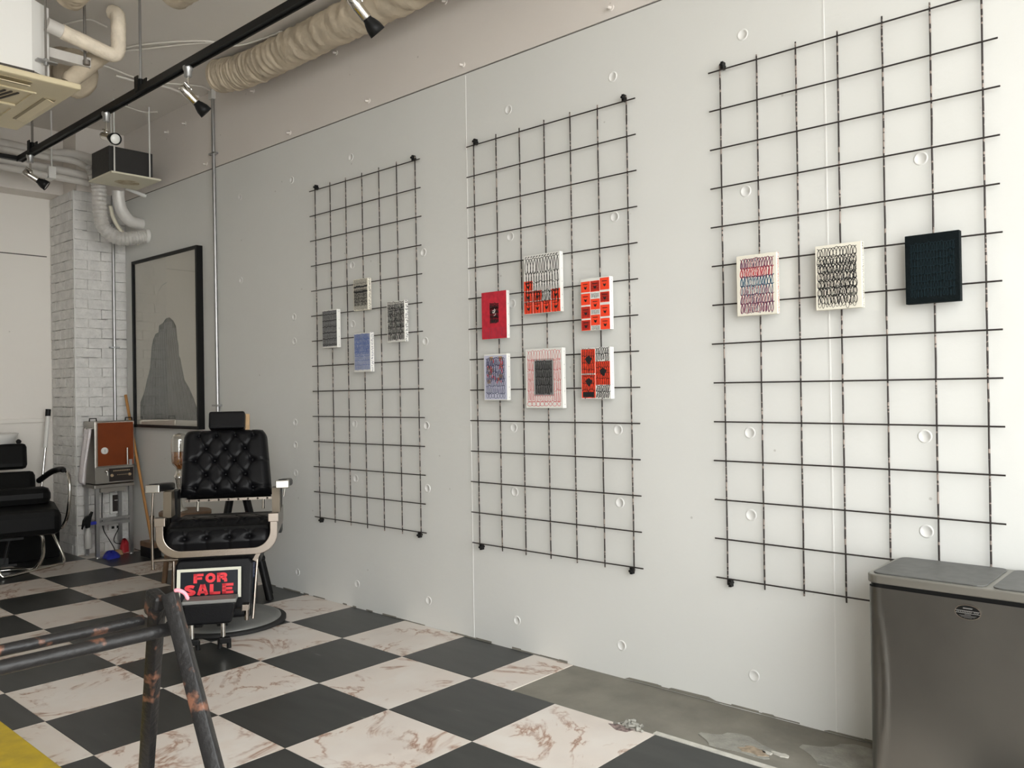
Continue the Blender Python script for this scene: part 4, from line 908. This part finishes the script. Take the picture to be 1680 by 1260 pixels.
def letters(word, u0, v0, h, wd, gap, sw):
    """heavy block letters from ribbons of constant width"""
    for ch in word:
        mb = MB()
        def rib(pts, w_=sw, closed=False):
            if closed: pts = pts+[pts[0], pts[1]]
            ps = [Vector(p) for p in pts]; vs = []; nP = len(ps)
            for i, p in enumerate(ps):
                t = (ps[min(i+1, nP-1)]-ps[max(i-1, 0)]).normalized(); q = Vector((-t.y, t.x))*w_/2
                vs += [SP(u0+p.x+q.x, v0+p.y+q.y, .0012), SP(u0+p.x-q.x, v0+p.y-q.y, .0012)]
            mb.add(vs, [(2*i, 2*i+1, 2*i+3, 2*i+2) for i in range(nP-1)])
        e = sw/2; hs = sw*.72; eh = hs/2
        ell = lambda cx, cy, rx, ry, a0, a1, n=14: [(cx+rx*math.cos(a0+(a1-a0)*k/n), cy+ry*math.sin(a0+(a1-a0)*k/n)) for k in range(n+1)]
        if ch == 'F': rib([(e, 0), (e, h)]); rib([(0, h-eh), (wd*.95, h-eh)], hs); rib([(e, h*.5), (wd*.82, h*.5)], hs)
        if ch == 'L': rib([(e, 0), (e, h)]); rib([(0, eh), (wd*.95, eh)], hs)
        if ch == 'E': rib([(e, 0), (e, h)]); rib([(0, h-eh), (wd, h-eh)], hs); rib([(0, h*.5), (wd*.9, h*.5)], hs); rib([(0, eh), (wd, eh)], hs)
        if ch == 'O': rib(ell(wd/2, h/2, wd/2-e*.9, h/2-eh, 0, 2*PI, 22), sw*.85)
        if ch == 'R': rib([(e, 0), (e, h)]); rib([(0, h-eh), (wd*.6, h-eh)]+ell(wd*.6, h*.70, wd*.4-e*.8, h*.30-eh, PI/2, -PI/2, 8)+[(e, h*.40+eh*.6)], hs); rib([(wd*.50, h*.42), (wd*.82, h*.36), (wd-e, h*.25), (wd-e*.9, 0)], sw*.9)
        if ch == 'S': rib(ell(wd/2, h*.73, wd/2-e*.8, h*.27-eh, .35, PI*1.25, 9)+ell(wd/2, h*.27, wd/2-e*.8, h*.27-eh, PI*.35, -PI*.88, 10), hs*1.12)
        if ch == 'A': rib([(e*.8, 0), (wd*.44, h)], sw*.85); rib([(wd-e*.8, 0), (wd*.56, h)], sw*.85); rib([(wd*.22, h*.27), (wd*.78, h*.27)], hs*.9); rib([(wd*.38, h-eh*1.2), (wd*.62, h-eh*1.2)], hs*1.3)
        mb.build('letter', 'redl', sg, True); u0 += wd+gap
letters('FOR', .078, .078, .045, .049, .006, .0165)
letters('SALE', .036, .020, .050, .053, .006, .0180)

# ------------------------------------------------------------------ behind the barber chair
st = thing('stool', 'round wooden stool behind the barber chair', 'stool', (-.32, 5.70, 0))
MB().lathe((-.32, 5.70, .445), [(.155, 0), (.162, .006), (.162, .026), (.155, .032)], 32).build('stool_seat', 'darkwood', st)
for a in (0.6, 2.17, 3.75, 5.3): MB().tube([(-.32+.10*math.cos(a), 5.70+.10*math.sin(a), .445), (-.32+.155*math.cos(a), 5.70+.155*math.sin(a), 0)], .017, 6).build('leg', 'darkwood', st)
MB().lathe((-.32, 5.70, .16), [(.125, 0), (.125, .018)], 24).build('foot_ring', 'darkwood', st)
dd = thing('glass_dispenser', 'glass jar dispenser half filled with amber tonic on a chrome stem', 'dispenser', (-.345, 5.72, .477))
x, y = -.345, 5.72
MB().lathe((x, y, .477), [(.045, 0), (.045, .01), (.018, .02), (.012, .06), (.012, .13), (.020, .16), (.026, .20), (.030, .215)], 20).build('stem', 'chrome', dd)
MB().lathe((x, y, .692), [(.036, 0), (.036, .016), (.028, .022), (.022, .045)], 20).build('collar', 'chrome', dd)
MB().lathe((x, y, .737), [(.018, 0), (.024, .02), (.046, .042), (.050, .06), (.050, .205), (.044, .225), (.030, .232)], 12).build('glass_jar', 'jar', dd)
MB().lathe((x, y, .745), [(.014, 0), (.020, .02), (.042, .042), (.046, .06), (.046, .115), (.001, .116)], 12).build('amber_tonic', 'amber', dd)
MB().lathe((x, y, .965), [(.038, 0), (.036, .010), (.012, .016), (.001, .018)], 16).build('lid', 'chrome', dd)
fr_ = thing('folding_trestle', 'black metal folding trestle standing against the wall behind the barber chair', 'trestle', (-.33, 5.0, 0), math.radians(-31))
for sx_, x1_ in ((-1, -.19), (1, .165)):
    for dy, off in ((-1, -.05), (1, .10)):
        MB().tube([(sx_*.035-.01, dy*.02, .66), (x1_ if sx_ > 0 else x1_+.02, off, 0.0)], .022, 4).build('leg', 'black', fr_, True)
MB().bb(-.085, .065, -.035, .035, .64, .675, .004).build('top_plate', 'black', fr_, True)
MB().lathe((.118, -.045, .25), [(.015, 0), (.015, .02), (.001, .024)], 12, R=Matrix.Rotation(PI/2, 3, 'Y')).build('knob', 'black', fr_, True)
jg = thing('water_jug', 'dark blue jug with a blue and white label behind the black trestle', 'jug', (-.20, 5.16, 0))
MB().lathe((-.20, 5.16, 0), [(.060, 0), (.066, .01), (.066, .20), (.055, .225), (.020, .25), (.020, .27)], 20).build('jug_body', 'dkblue', jg)
MB().lathe((-.20, 5.16, .10), [(.0672, 0), (.0672, .10)], 20).build('label', 'bluel', jg)

# ------------------------------------------------------------------ towel steamer and its stand
std = thing('steel_stand', 'tall grey steel stand carrying the orange-doored towel steamer', 'stand', (-.21, 7.15, 0))
for lx in (-.343, -.090):
    for ly in (7.055, 7.255):
        q = MB().bb(lx-.013, lx+.013, ly-.013, ly+.013, .012, .545).build('leg', 'galv', std)
        MB().lathe((lx, ly, 0), [(.018, 0), (.018, .008), (.010, .014)], 10).build('foot', 'galv', q)
MB().bb(-.366, -.066, 7.035, 7.272, .530, .556, .003).build('stand_top', 'steel', std)
MB().bb(-.33, -.10, 7.046, 7.060, .285, .302).build('crossbar', 'galv', std); MB().bb(-.33, -.10, 7.046, 7.060, .245, .262).build('crossbar', 'galv', std)
MB().bb(-.35, -.085, 7.05, 7.265, .262, .268).build('shelf', 'galv', std)
MB().bb(-.31, -.12, 7.06, 7.10, .495, .53).build('drip_tray', 'steel', std)
ts = thing('towel_steamer', 'hot towel steamer cabinet with a burnt orange door and thermometer', 'towel steamer', (-.21, 7.15, .556))
MB().bb(-.354, -.058, 7.055, 7.268, .560, 1.040, .005).build('cabinet', 'steel', ts)
dr = MB().bb(-.350, -.060, 7.040, 7.055, .690, 1.037, .002).build('door', 'chromed', ts)
MB().bb(-.338, -.070, 7.036, 7.041, .699, 1.028).build('orange_panel', 'orange', dr)
MB().lathe((-.290, 7.037, .815), [(.026, 0), (.026, .008), (.020, .009), (.001, .009)], 24, R=Matrix.Rotation(PI/2, 3, 'X')).build('thermometer', 'white', dr)
MB().bb(-.291, -.289, 7.026, 7.028, .802, .826).build('needle', 'black', dr)
mb = MB(); mb.cyl((-.125, 7.018, .70), (-.125, 7.018, .83), .007, 10); mb.cyl((-.125, 7.018, .712), (-.125, 7.038, .712), .006, 8); mb.cyl((-.125, 7.018, .818), (-.125, 7.038, .818), .006, 8); mb.build('door_handle', 'chrome', dr)
MB().bb(-.105, -.083, 7.031, 7.036, .692, .738).build('latch_plate', 'galv', dr)
MB().bb(-.352, -.060, 7.046, 7.056, .566, .688).build('front_plate', 'steel', ts)
MB().bb(-.255, -.072, 7.040, 7.046, .575, .675).build('control_panel', 'panelblk', ts)
mb = MB()
for k in range(10): mb.bb(-.225+.013*k, -.216+.013*k, 7.038, 7.040, .652, .660)
for k in range(7): mb.bb(-.195+.012*k, -.188+.012*k, 7.038, 7.040, .622, .626)
tag(mb.build('panel_lettering', 'gold', ts), kind='stuff')
for x in (-.235, -.10): MB().lathe((x, 7.040, .622), [(.012, 0), (.010, .010), (.001, .011)], 14, R=Matrix.Rotation(PI/2, 3, 'X')).build('dial', 'gold', ts)
MB().lathe((-.275, 7.046, .655), [(.014, 0), (.012, .02), (.001, .022)], 12, R=Matrix.Rotation(PI/2, 3, 'X')).cyl((-.275, 7.02, .655), (-.275, 7.02, .625), .006, 8).build('drain_tap', 'chrome', ts)
for x in (-.365+.02, -.075):
    MB().tube([(x-.028, 7.10, 1.04), (x-.026, 7.10, 1.062), (x+.022, 7.10, 1.062), (x+.024, 7.10, 1.04)], .005, 8).build('carry_handle', 'black', ts)
tw = MB(); rows = 26
vs = []; nx = 14
for j in range(rows+1):
    t_ = j/rows
    for i in range(nx+1):
        u = i/nx; wdt = .085+.035*min(1, t_*2.0)
        y_ = 7.075+wdt*(u-.15)*1.35; x_ = -.372-.030*t_-.012*math.sin(u*11+t_*2.2)*(.35+.65*t_)-.03*t_*(1-u)
        vs.append(Vector((x_, y_, .985-t_*(.405+.02*math.sin(u*6))))) 
tw.add(vs, [(j*(nx+1)+i, (j+1)*(nx+1)+i, (j+1)*(nx+1)+i+1, j*(nx+1)+i+1) for j in range(rows) for i in range(nx)], True)
o = tw.build('towel', 'towel'); m_ = o.modifiers.new('thick', 'SOLIDIFY'); m_.thickness = .014; tag(o, 'pale grey towel hanging from the left side of the towel steamer', 'towel')
MB().cyl((-.352, 7.10, .985), (-.40, 7.10, .99), .006, 8).build('towel_hook', 'chrome', ts)
o = thing('outlet_box', 'white control box with a black face on the brick pillar', 'outlet', (-.105, 7.27, .30))
MB().bb(-.160, -.055, 7.262, 7.284, .295, .470, .004).build('box', 'white', o); MB().bb(-.142, -.075, 7.258, 7.262, .315, .445).build('black_face', 'panelblk', o)
MB().bb(-.128, -.09, 7.256, 7.258, .40, .405).build('mark', 'white', o)
o = thing('power_strip', 'grey socket strip fixed under the shelf on the brick pillar', 'socket', (-.12, 7.27, .16))
MB().bb(-.175, -.075, 7.255, 7.287, .168, .215, .004).build('box', 'white', o); MB().bb(-.155, -.135, 7.25, 7.255, .18, .20).bb(-.115, -.095, 7.25, 7.255, .18, .20).build('plug', 'black', o)
for pts, lb in (([(-.285, 7.10, .50), (-.285, 7.11, .30), (-.27, 7.12, .20), (-.22, 7.15, .12), (-.18, 7.16, .05), (-.165, 7.16, .006)], 'black power cord hanging from the steamer to the floor'),
                ([(-.105, 7.24, .18), (-.15, 7.22, .11), (-.15, 7.2, .075), (-.10, 7.18, .06), (-.05, 7.15, .05), (-.04, 7.13, .006)], 'thin power cord looping out of the socket strip')):
    tag(MB().tube(spline(pts, 6), .0035, 6).build('loose_cord', 'black'), lb, 'cord')
sb = thing('spray_bottle', 'milky spray bottle with a black trigger hanging on the steel stand', 'bottle', (-.415, 7.05, .09))
MB().lathe((-.412, 7.05, .085), [(.020, 0), (.028, .01), (.028, .10), (.014, .15), (.012, .17)], 16).build('bottle_body', 'clearp', sb)
mb = MB(); mb.prism([(-.455, .235), (-.445, .30), (-.425, .33), (-.40, .335), (-.385, .362), (-.378, .358), (-.39, .315), (-.395, .285), (-.402, .245), (-.425, .24), (-.432, .275), (-.443, .262)], .03, (0, 7.065, 0), (1, 0, 0), (0, 0, 1)); mb.build('trigger_head', 'black', sb)
MB().bb(-.40, -.355, 7.035, 7.065, .262, .285).build('blue_nozzle', 'blue', sb)
def rag(c, sx_, sy_, h, nm, mt, lab, cat):
    mb = MB(); R_, S_ = 7, 16; vs = []
    for j in range(R_+1):
        for i in range(S_):
            a = 2*PI*i/S_; f_ = j/R_; rr = math.cos(f_*PI/2)*(1+.18*math.sin(3*a+c[0]*40)+.12*math.sin(5*a))
            vs.append(Vector((c[0]+sx_*rr*math.cos(a), c[1]+sy_*rr*math.sin(a), h*math.sin(f_*PI/2)*(1+.25*math.sin(4*a)))))
    mb.add(vs, [(j*S_+i, j*S_+(i+1) % S_, (j+1)*S_+(i+1) % S_, (j+1)*S_+i) for j in range(R_) for i in range(S_)], True)
    mb.add([vs[i] for i in range(S_)], [tuple(range(S_-1, -1, -1))]); return tag(mb.build(nm, mt), lab, cat)
rag((-.265, 7.00, 0), .060, .07, .045, 'crumpled_bag', 'blue', 'crumpled blue plastic bag on the floor under the steel stand', 'bag')
rag((-.09, 7.17, 0), .045, .05, .085, 'red_cloth', 'red', 'crumpled red cloth on the floor under the steel stand', 'cloth')
rag((-.175, 7.10, 0), .045, .035, .03, 'crumpled_paper', 'ply', 'dull brown crumpled wrapper between the blue bag and the red cloth', 'wrapper')
br = thing('broom', 'broom with an orange wooden handle leaning in the corner beside the steamer', 'broom', (-.05, 6.78, 0))
bt_, bf_ = Vector((-.045, 7.224, 1.239)), Vector((-.045, 6.790, .105))
MB().cyl(bf_, bt_, .0105, 12).build('handle', 'wood', br)
MB().bb(-.09, -.012, 6.70, 6.90, .075, .115, .006).build('head', 'darkwood', br); MB().bb(-.088, -.014, 6.705, 6.895, 0, .076).build('bristles', 'black', br)
mp_ = thing('mop_pole', 'white telescopic mop pole leaning on the back wall beside the pillar', 'mop', (-.6, 7.58, 0))
MB().cyl((-.467, 7.68, 1.04), (-.60, 7.58, .04), .0095, 10).build('pole', 'chrome', mp_)
MB().cyl((-.465, 7.68, 1.08), (-.497, 7.657, .83), .016, 12).build('sleeve', 'white', mp_); MB().cyl((-.462, 7.683, 1.135), (-.466, 7.68, 1.08), .020, 12).build('grip', 'black', mp_)
MB().bb(-.72, -.50, 7.54, 7.62, 0, .035, .005).build('mop_head', 'white', mp_)

# ------------------------------------------------------------------ shampoo chair and basin
shc = thing('shampoo_chair', 'black reclining shampoo chair with chrome tube arms at the left edge', 'chair', (-.95, 6.95, 0), math.radians(-15))
MB().box((-.03, .33, .80), (.27, .085, .19), Matrix.Rotation(-.35, 3, 'X'), .03).build('headrest', 'vinyl', shc, True)
MB().box((-.02, .20, .60), (.34, .10, .20), Matrix.Rotation(-.5, 3, 'X'), .035).build('backrest', 'vinyl', shc, True)
MB().box((-.03, .06, .525), (.53, .19, .135), Matrix.Rotation(-.12, 3, 'X'), .05).build('lumbar_roll', 'vinyl', shc, True)
MB().box((-.01, -.06, .385), (.575, .50, .175), Matrix.Rotation(.04, 3, 'X'), .045).build('seat', 'vinyl', shc, True)
for s_ in (-1, 1):
    x = s_*.325
    q = MB().tube(spline([(x*.86, .04, .30), (x*.92, -.08, .31), (x, -.16, .40), (x*1.04, -.19, .56), (x*1.03, -.17, .66), (x*1.0, -.10, .705), (x*.93, .0, .705)], 6), .0125, 10).build('arm_tube', 'chrome', shc, True)
    MB().tube(spline([(x*.95, -.12, .715), (x*.90, .0, .712), (x*.76, .10, .690), (x*.60, .20, .64), (x*.52, .24, .615)], 5), [.014]+[.021]*19+[.014], 10).build('arm_pad', 'vinyl', q, True)
inv = WM[shc.name].inverted()
def wl_(*p): return inv @ Vector(p)
MB().tube(spline([wl_(-.66, 7.15, .30), wl_(-.63, 7.10, .2), wl_(-.590, 7.045, .06), wl_(-.60, 7.02, .013), wl_(-.66, 6.99, .012), wl_(-.85, 6.91, .012), wl_(-1.02, 6.83, .012), wl_(-1.065, 6.83, .03), wl_(-1.09, 6.87, .12), wl_(-1.13, 6.95, .30)], 6), .0115, 10).build('base_tube', 'chrome', shc, True)
MB().tube(spline([(-.26, -.10, .285), (-.05, -.12, .285), (.12, -.13, .285), (.165, -.13, .27), (.175, -.12, .22), (.172, -.06, .10), (.12, .05, .013), (.0, .12, .012), (-.22, .12, .012)], 6), .0125, 10).build('front_tube', 'chrome', shc, True)
MB().bb(-.10, .06, -.10, .10, .25, .30).cyl((-.02, 0, .25), (-.06, .0, .07), .012, 8).build('recline_gear', 'black', shc, True)
MB().bb(-.14, .02, -.02, .06, .06, .075).bb(-.09, -.03, -.01, .03, .075, .12).build('pedal', 'black', shc, True)
bas = thing('shampoo_basin', 'white porcelain shampoo basin behind the reclining chair', 'basin', (-1.0, 7.50, 0))
mb = MB().lathe((-1.0, 7.50, .80), [(.08, 0), (.15, .01), (.215, .05), (.245, .13), (.255, .165), (.24, .165), (.20, .06), (.001, .04)], 32); mb.build('bowl', 'porc', bas)
MB().bb(-1.30, -.50, 7.36, 7.51, 0, .36, .01).build('base_cabinet', 'vinyl', bas); MB().bb(-1.08, -.92, 7.37, 7.50, .36, .80, .01).build('pillar', 'porc', bas)
MB().lathe((-.79, 7.33, .905), [(.018, 0), (.014, .02), (.001, .022)], 12, R=Matrix.Rotation(PI/2, 3, 'X')).build('knob', 'black', bas)

# ------------------------------------------------------------------ steel bin
by0, by1, bx0, bx1, bz = .685, 1.345, -.352, -.032, .66
def rrect(x0, x1, y0, y1, r, n=6):
    o_ = []
    for cx, cy, a0 in ((x1-r, y1-r, 0), (x0+r, y1-r, PI/2), (x0+r, y0+r, PI), (x1-r, y0+r, 1.5*PI)):
        for k in range(n+1): a = a0+PI/2*k/n; o_.append((cx+r*math.cos(a), cy+r*math.sin(a)))
    return o_
bn_ = thing('waste_bin', 'tall brushed steel double waste bin against the wall at the right edge', 'bin', ((bx0+bx1)/2, (by0+by1)/2, 0))
def bowed(z, k=.0):
    pts = rrect(bx0+.004, bx1-.002, by0+.004, by1-.004, .030, 5); out_ = []
    return pts
# body wall as rings so that the front is very slightly bowed between the corners
mb = MB(); zz = [0, .012]+[.012+(.618-.012)*k/16 for k in range(1, 17)]; rings = []
def fpts(z):
    n1 = rrect(bx0+.004, bx1-.002, by0+.004, by1-.004, .030, 5); L_ = []
    for i, p in enumerate(n1):
        L_.append(p)
        q = n1[(i+1) % len(n1)]
        if abs(p[0]-q[0]) < 1e-6 and p[0] < -.3:
            for k in range(1, 100): t_ = k/100; L_.append((p[0], p[1]+(q[1]-p[1])*t_))
    O = []
    for (x, y) in L_:
        if x < bx0+.02:
            t_ = (by1-y)/(by1-by0); zc = (z-.02)/.6
            edge_ = .085-.055*(2*zc-1)**2     # shallow pressed crease that curves down the front
            d_ = t_-edge_
            x += -.0045*math.exp(-(d_/.011)**2)*math.sin(PI*min(max(zc, 0), 1))**.5-.004*math.sin(PI*min(max(t_, 0), 1))
        O.append((x, y))
    return O
# finer columns near the crease
R_ = [fpts(z) for z in zz]; nP = len(R_[0]); vs = [Vector((x, y, z)) for z, rg in zip(zz, R_) for x, y in rg]
mb.add(vs, [(j*nP+i, (j+1)*nP+i, (j+1)*nP+(i+1) % nP, j*nP+(i+1) % nP)[::-1] for j in range(len(zz)-1) for i in range(nP)], True); mb.build('body', 'steelb', bn_)
MB().prism(rrect(bx0+.008, bx1-.004, by0+.008, by1-.008, .028), .014, (0, 0, .616)).build('dark_band', 'black', bn_)
MB().prism(rrect(bx0, bx1, by0, by1, .034), .026, (0, 0, .630)).build('rim', 'binrim', bn_, bevel=.004)
ym = 1.015
for a, b in ((ym+.008, by1-.014), (by0+.014, ym-.008)):
    MB().prism(rrect(bx0+.018, bx1-.010, a, b, .026), .004, (0, 0, .6555)).build('lid', 'binlid', bn_, bevel=.0015)
bd = MB(); E_ = [(.0315*math.cos(a), .0195*math.sin(a)) for a in [2*PI*k/36 for k in range(36)]]
cy_, cz_ = 1.062, .585
def bp(u, v, d): return Vector((bx0-.0025-d, cy_-u, cz_+v))
def disc(pts, d): 
    mb = MB(); vs = [bp(u, v, d) for u, v in pts]; mb.add(vs, [tuple(range(len(vs)))]); return mb
mb = MB(); n_ = len(E_); a_ = [bp(u*1.07, v*1.09, -.004) for u, v in E_]; b_ = [bp(u*1.07, v*1.09, .0015) for u, v in E_]
mb.add(a_+b_, [(i, (i+1) % n_, n_+(i+1) % n_, n_+i) for i in range(n_)]+[tuple(range(n_, 2*n_))]); bdg = mb.build('badge', 'chromed', bn_)
disc(E_, .0020).build('badge_face', 'black', bdg)
mb = MB()
def br_(u0, u1, v0, v1, d): mb.add([bp(u0, v0, d), bp(u1, v0, d), bp(u1, v1, d), bp(u0, v1, d)], [(0, 1, 2, 3)])
br_(-.0312, .0312, .0030, .0046, .0026); br_(-.0312, .0312, -.0034, -.0018, .0026); br_(-.012, .012, .0095, .0125, .0026)
for k in range(13): 
    u = -.028+k*.0044
    if k not in (9,): br_(u, u+.0012, -.0015, .0027, .0026); br_(u, u+.0030, .0016, .0026, .0026)
br_(-.008, .008, -.0068, -.0058, .0026); br_(-.022, .022, -.0098, -.0090, .0026); br_(-.018, .018, -.0128, -.0120, .0026); br_(-.010, .010, -.0156, -.0150, .0026)
tag(mb.build('badge_lettering', 'galv', bdg), kind='stuff')

# ------------------------------------------------------------------ sawhorse and yellow plank in the foreground
sh = thing('sawhorse', 'worn black iron sawhorse in the near left foreground', 'sawhorse', (-2.5, 2.40, 0))
def lbar(a, b, w_, t_, up_=(0, 0, 1), flip=1):
    """angle iron from a to b"""
    a = Vector(a); b = Vector(b); d = (b-a).normalized(); s_ = d.cross(Vector(up_)).normalized(); n_ = s_.cross(d).normalized()
    mb = MB()
    pf = [(0, 0), (w_, 0), (w_, t_), (t_, t_), (t_, w_), (0, w_)]
    va = [a+s_*p[0]*flip+n_*p[1] for p in pf]; vb = [b+s_*p[0]*flip+n_*p[1] for p in pf]
    fs = [(0, 1, 2, 3), (0, 3, 4, 5), (6, 9, 8, 7), (6, 11, 10, 9)]+[(i, 6+i, 6+(i+1) % 6, (i+1) % 6) for i in range(6)]
    mb.add(va+vb, fs); return mb
for xo, dx in ((-2.0, 1), (-3.25, -1)):
    MB().tube([(xo, 2.415, .745), (xo+.005*dx, 2.00, 0)], .0235, 4).build('leg', 'horse', sh, bevel=.003)
    MB().tube([(xo-.016*dx, 2.45, .71), (xo+.09*dx, 2.79, 0)], .0215, 4).build('leg', 'horse', sh, bevel=.003)
    MB().box((xo-.010*dx, 2.47, .715), (.036, .06, .065), Matrix.Rotation(.25, 3, 'X'), .01).build('hinge_block', 'horse', sh)
MB().tube([(-1.985, 2.425, .659), (-2.6, 2.425, .659), (-3.27, 2.425, .659)], .0160, 14).build('front_rail', 'horse', sh)
MB().tube([(-2.03, 2.50, .675), (-2.6, 2.50, .675), (-3.27, 2.50, .675)], .0135, 14).build('back_rail', 'horse', sh)
tag(MB().tube(spline([(-1.998, 2.398, .757), (-1.988, 2.390, .756), (-1.978, 2.383, .748), (-1.973, 2.376, .733)], 5), [.002]+[.0048]*14+[.002], 8).build('pink_tape', 'pink'), 'scrap of pink tape on top of the sawhorse leg', 'tape')
yp = thing('yellow_plank', 'yellow painted plank lying on the floor at the lower left corner', 'plank', (-2.25, 3.8, 0))
MB().bb(-2.50, -1.975, 3.0, 4.7, .0, .095, .006).build('board', 'yellow', yp)
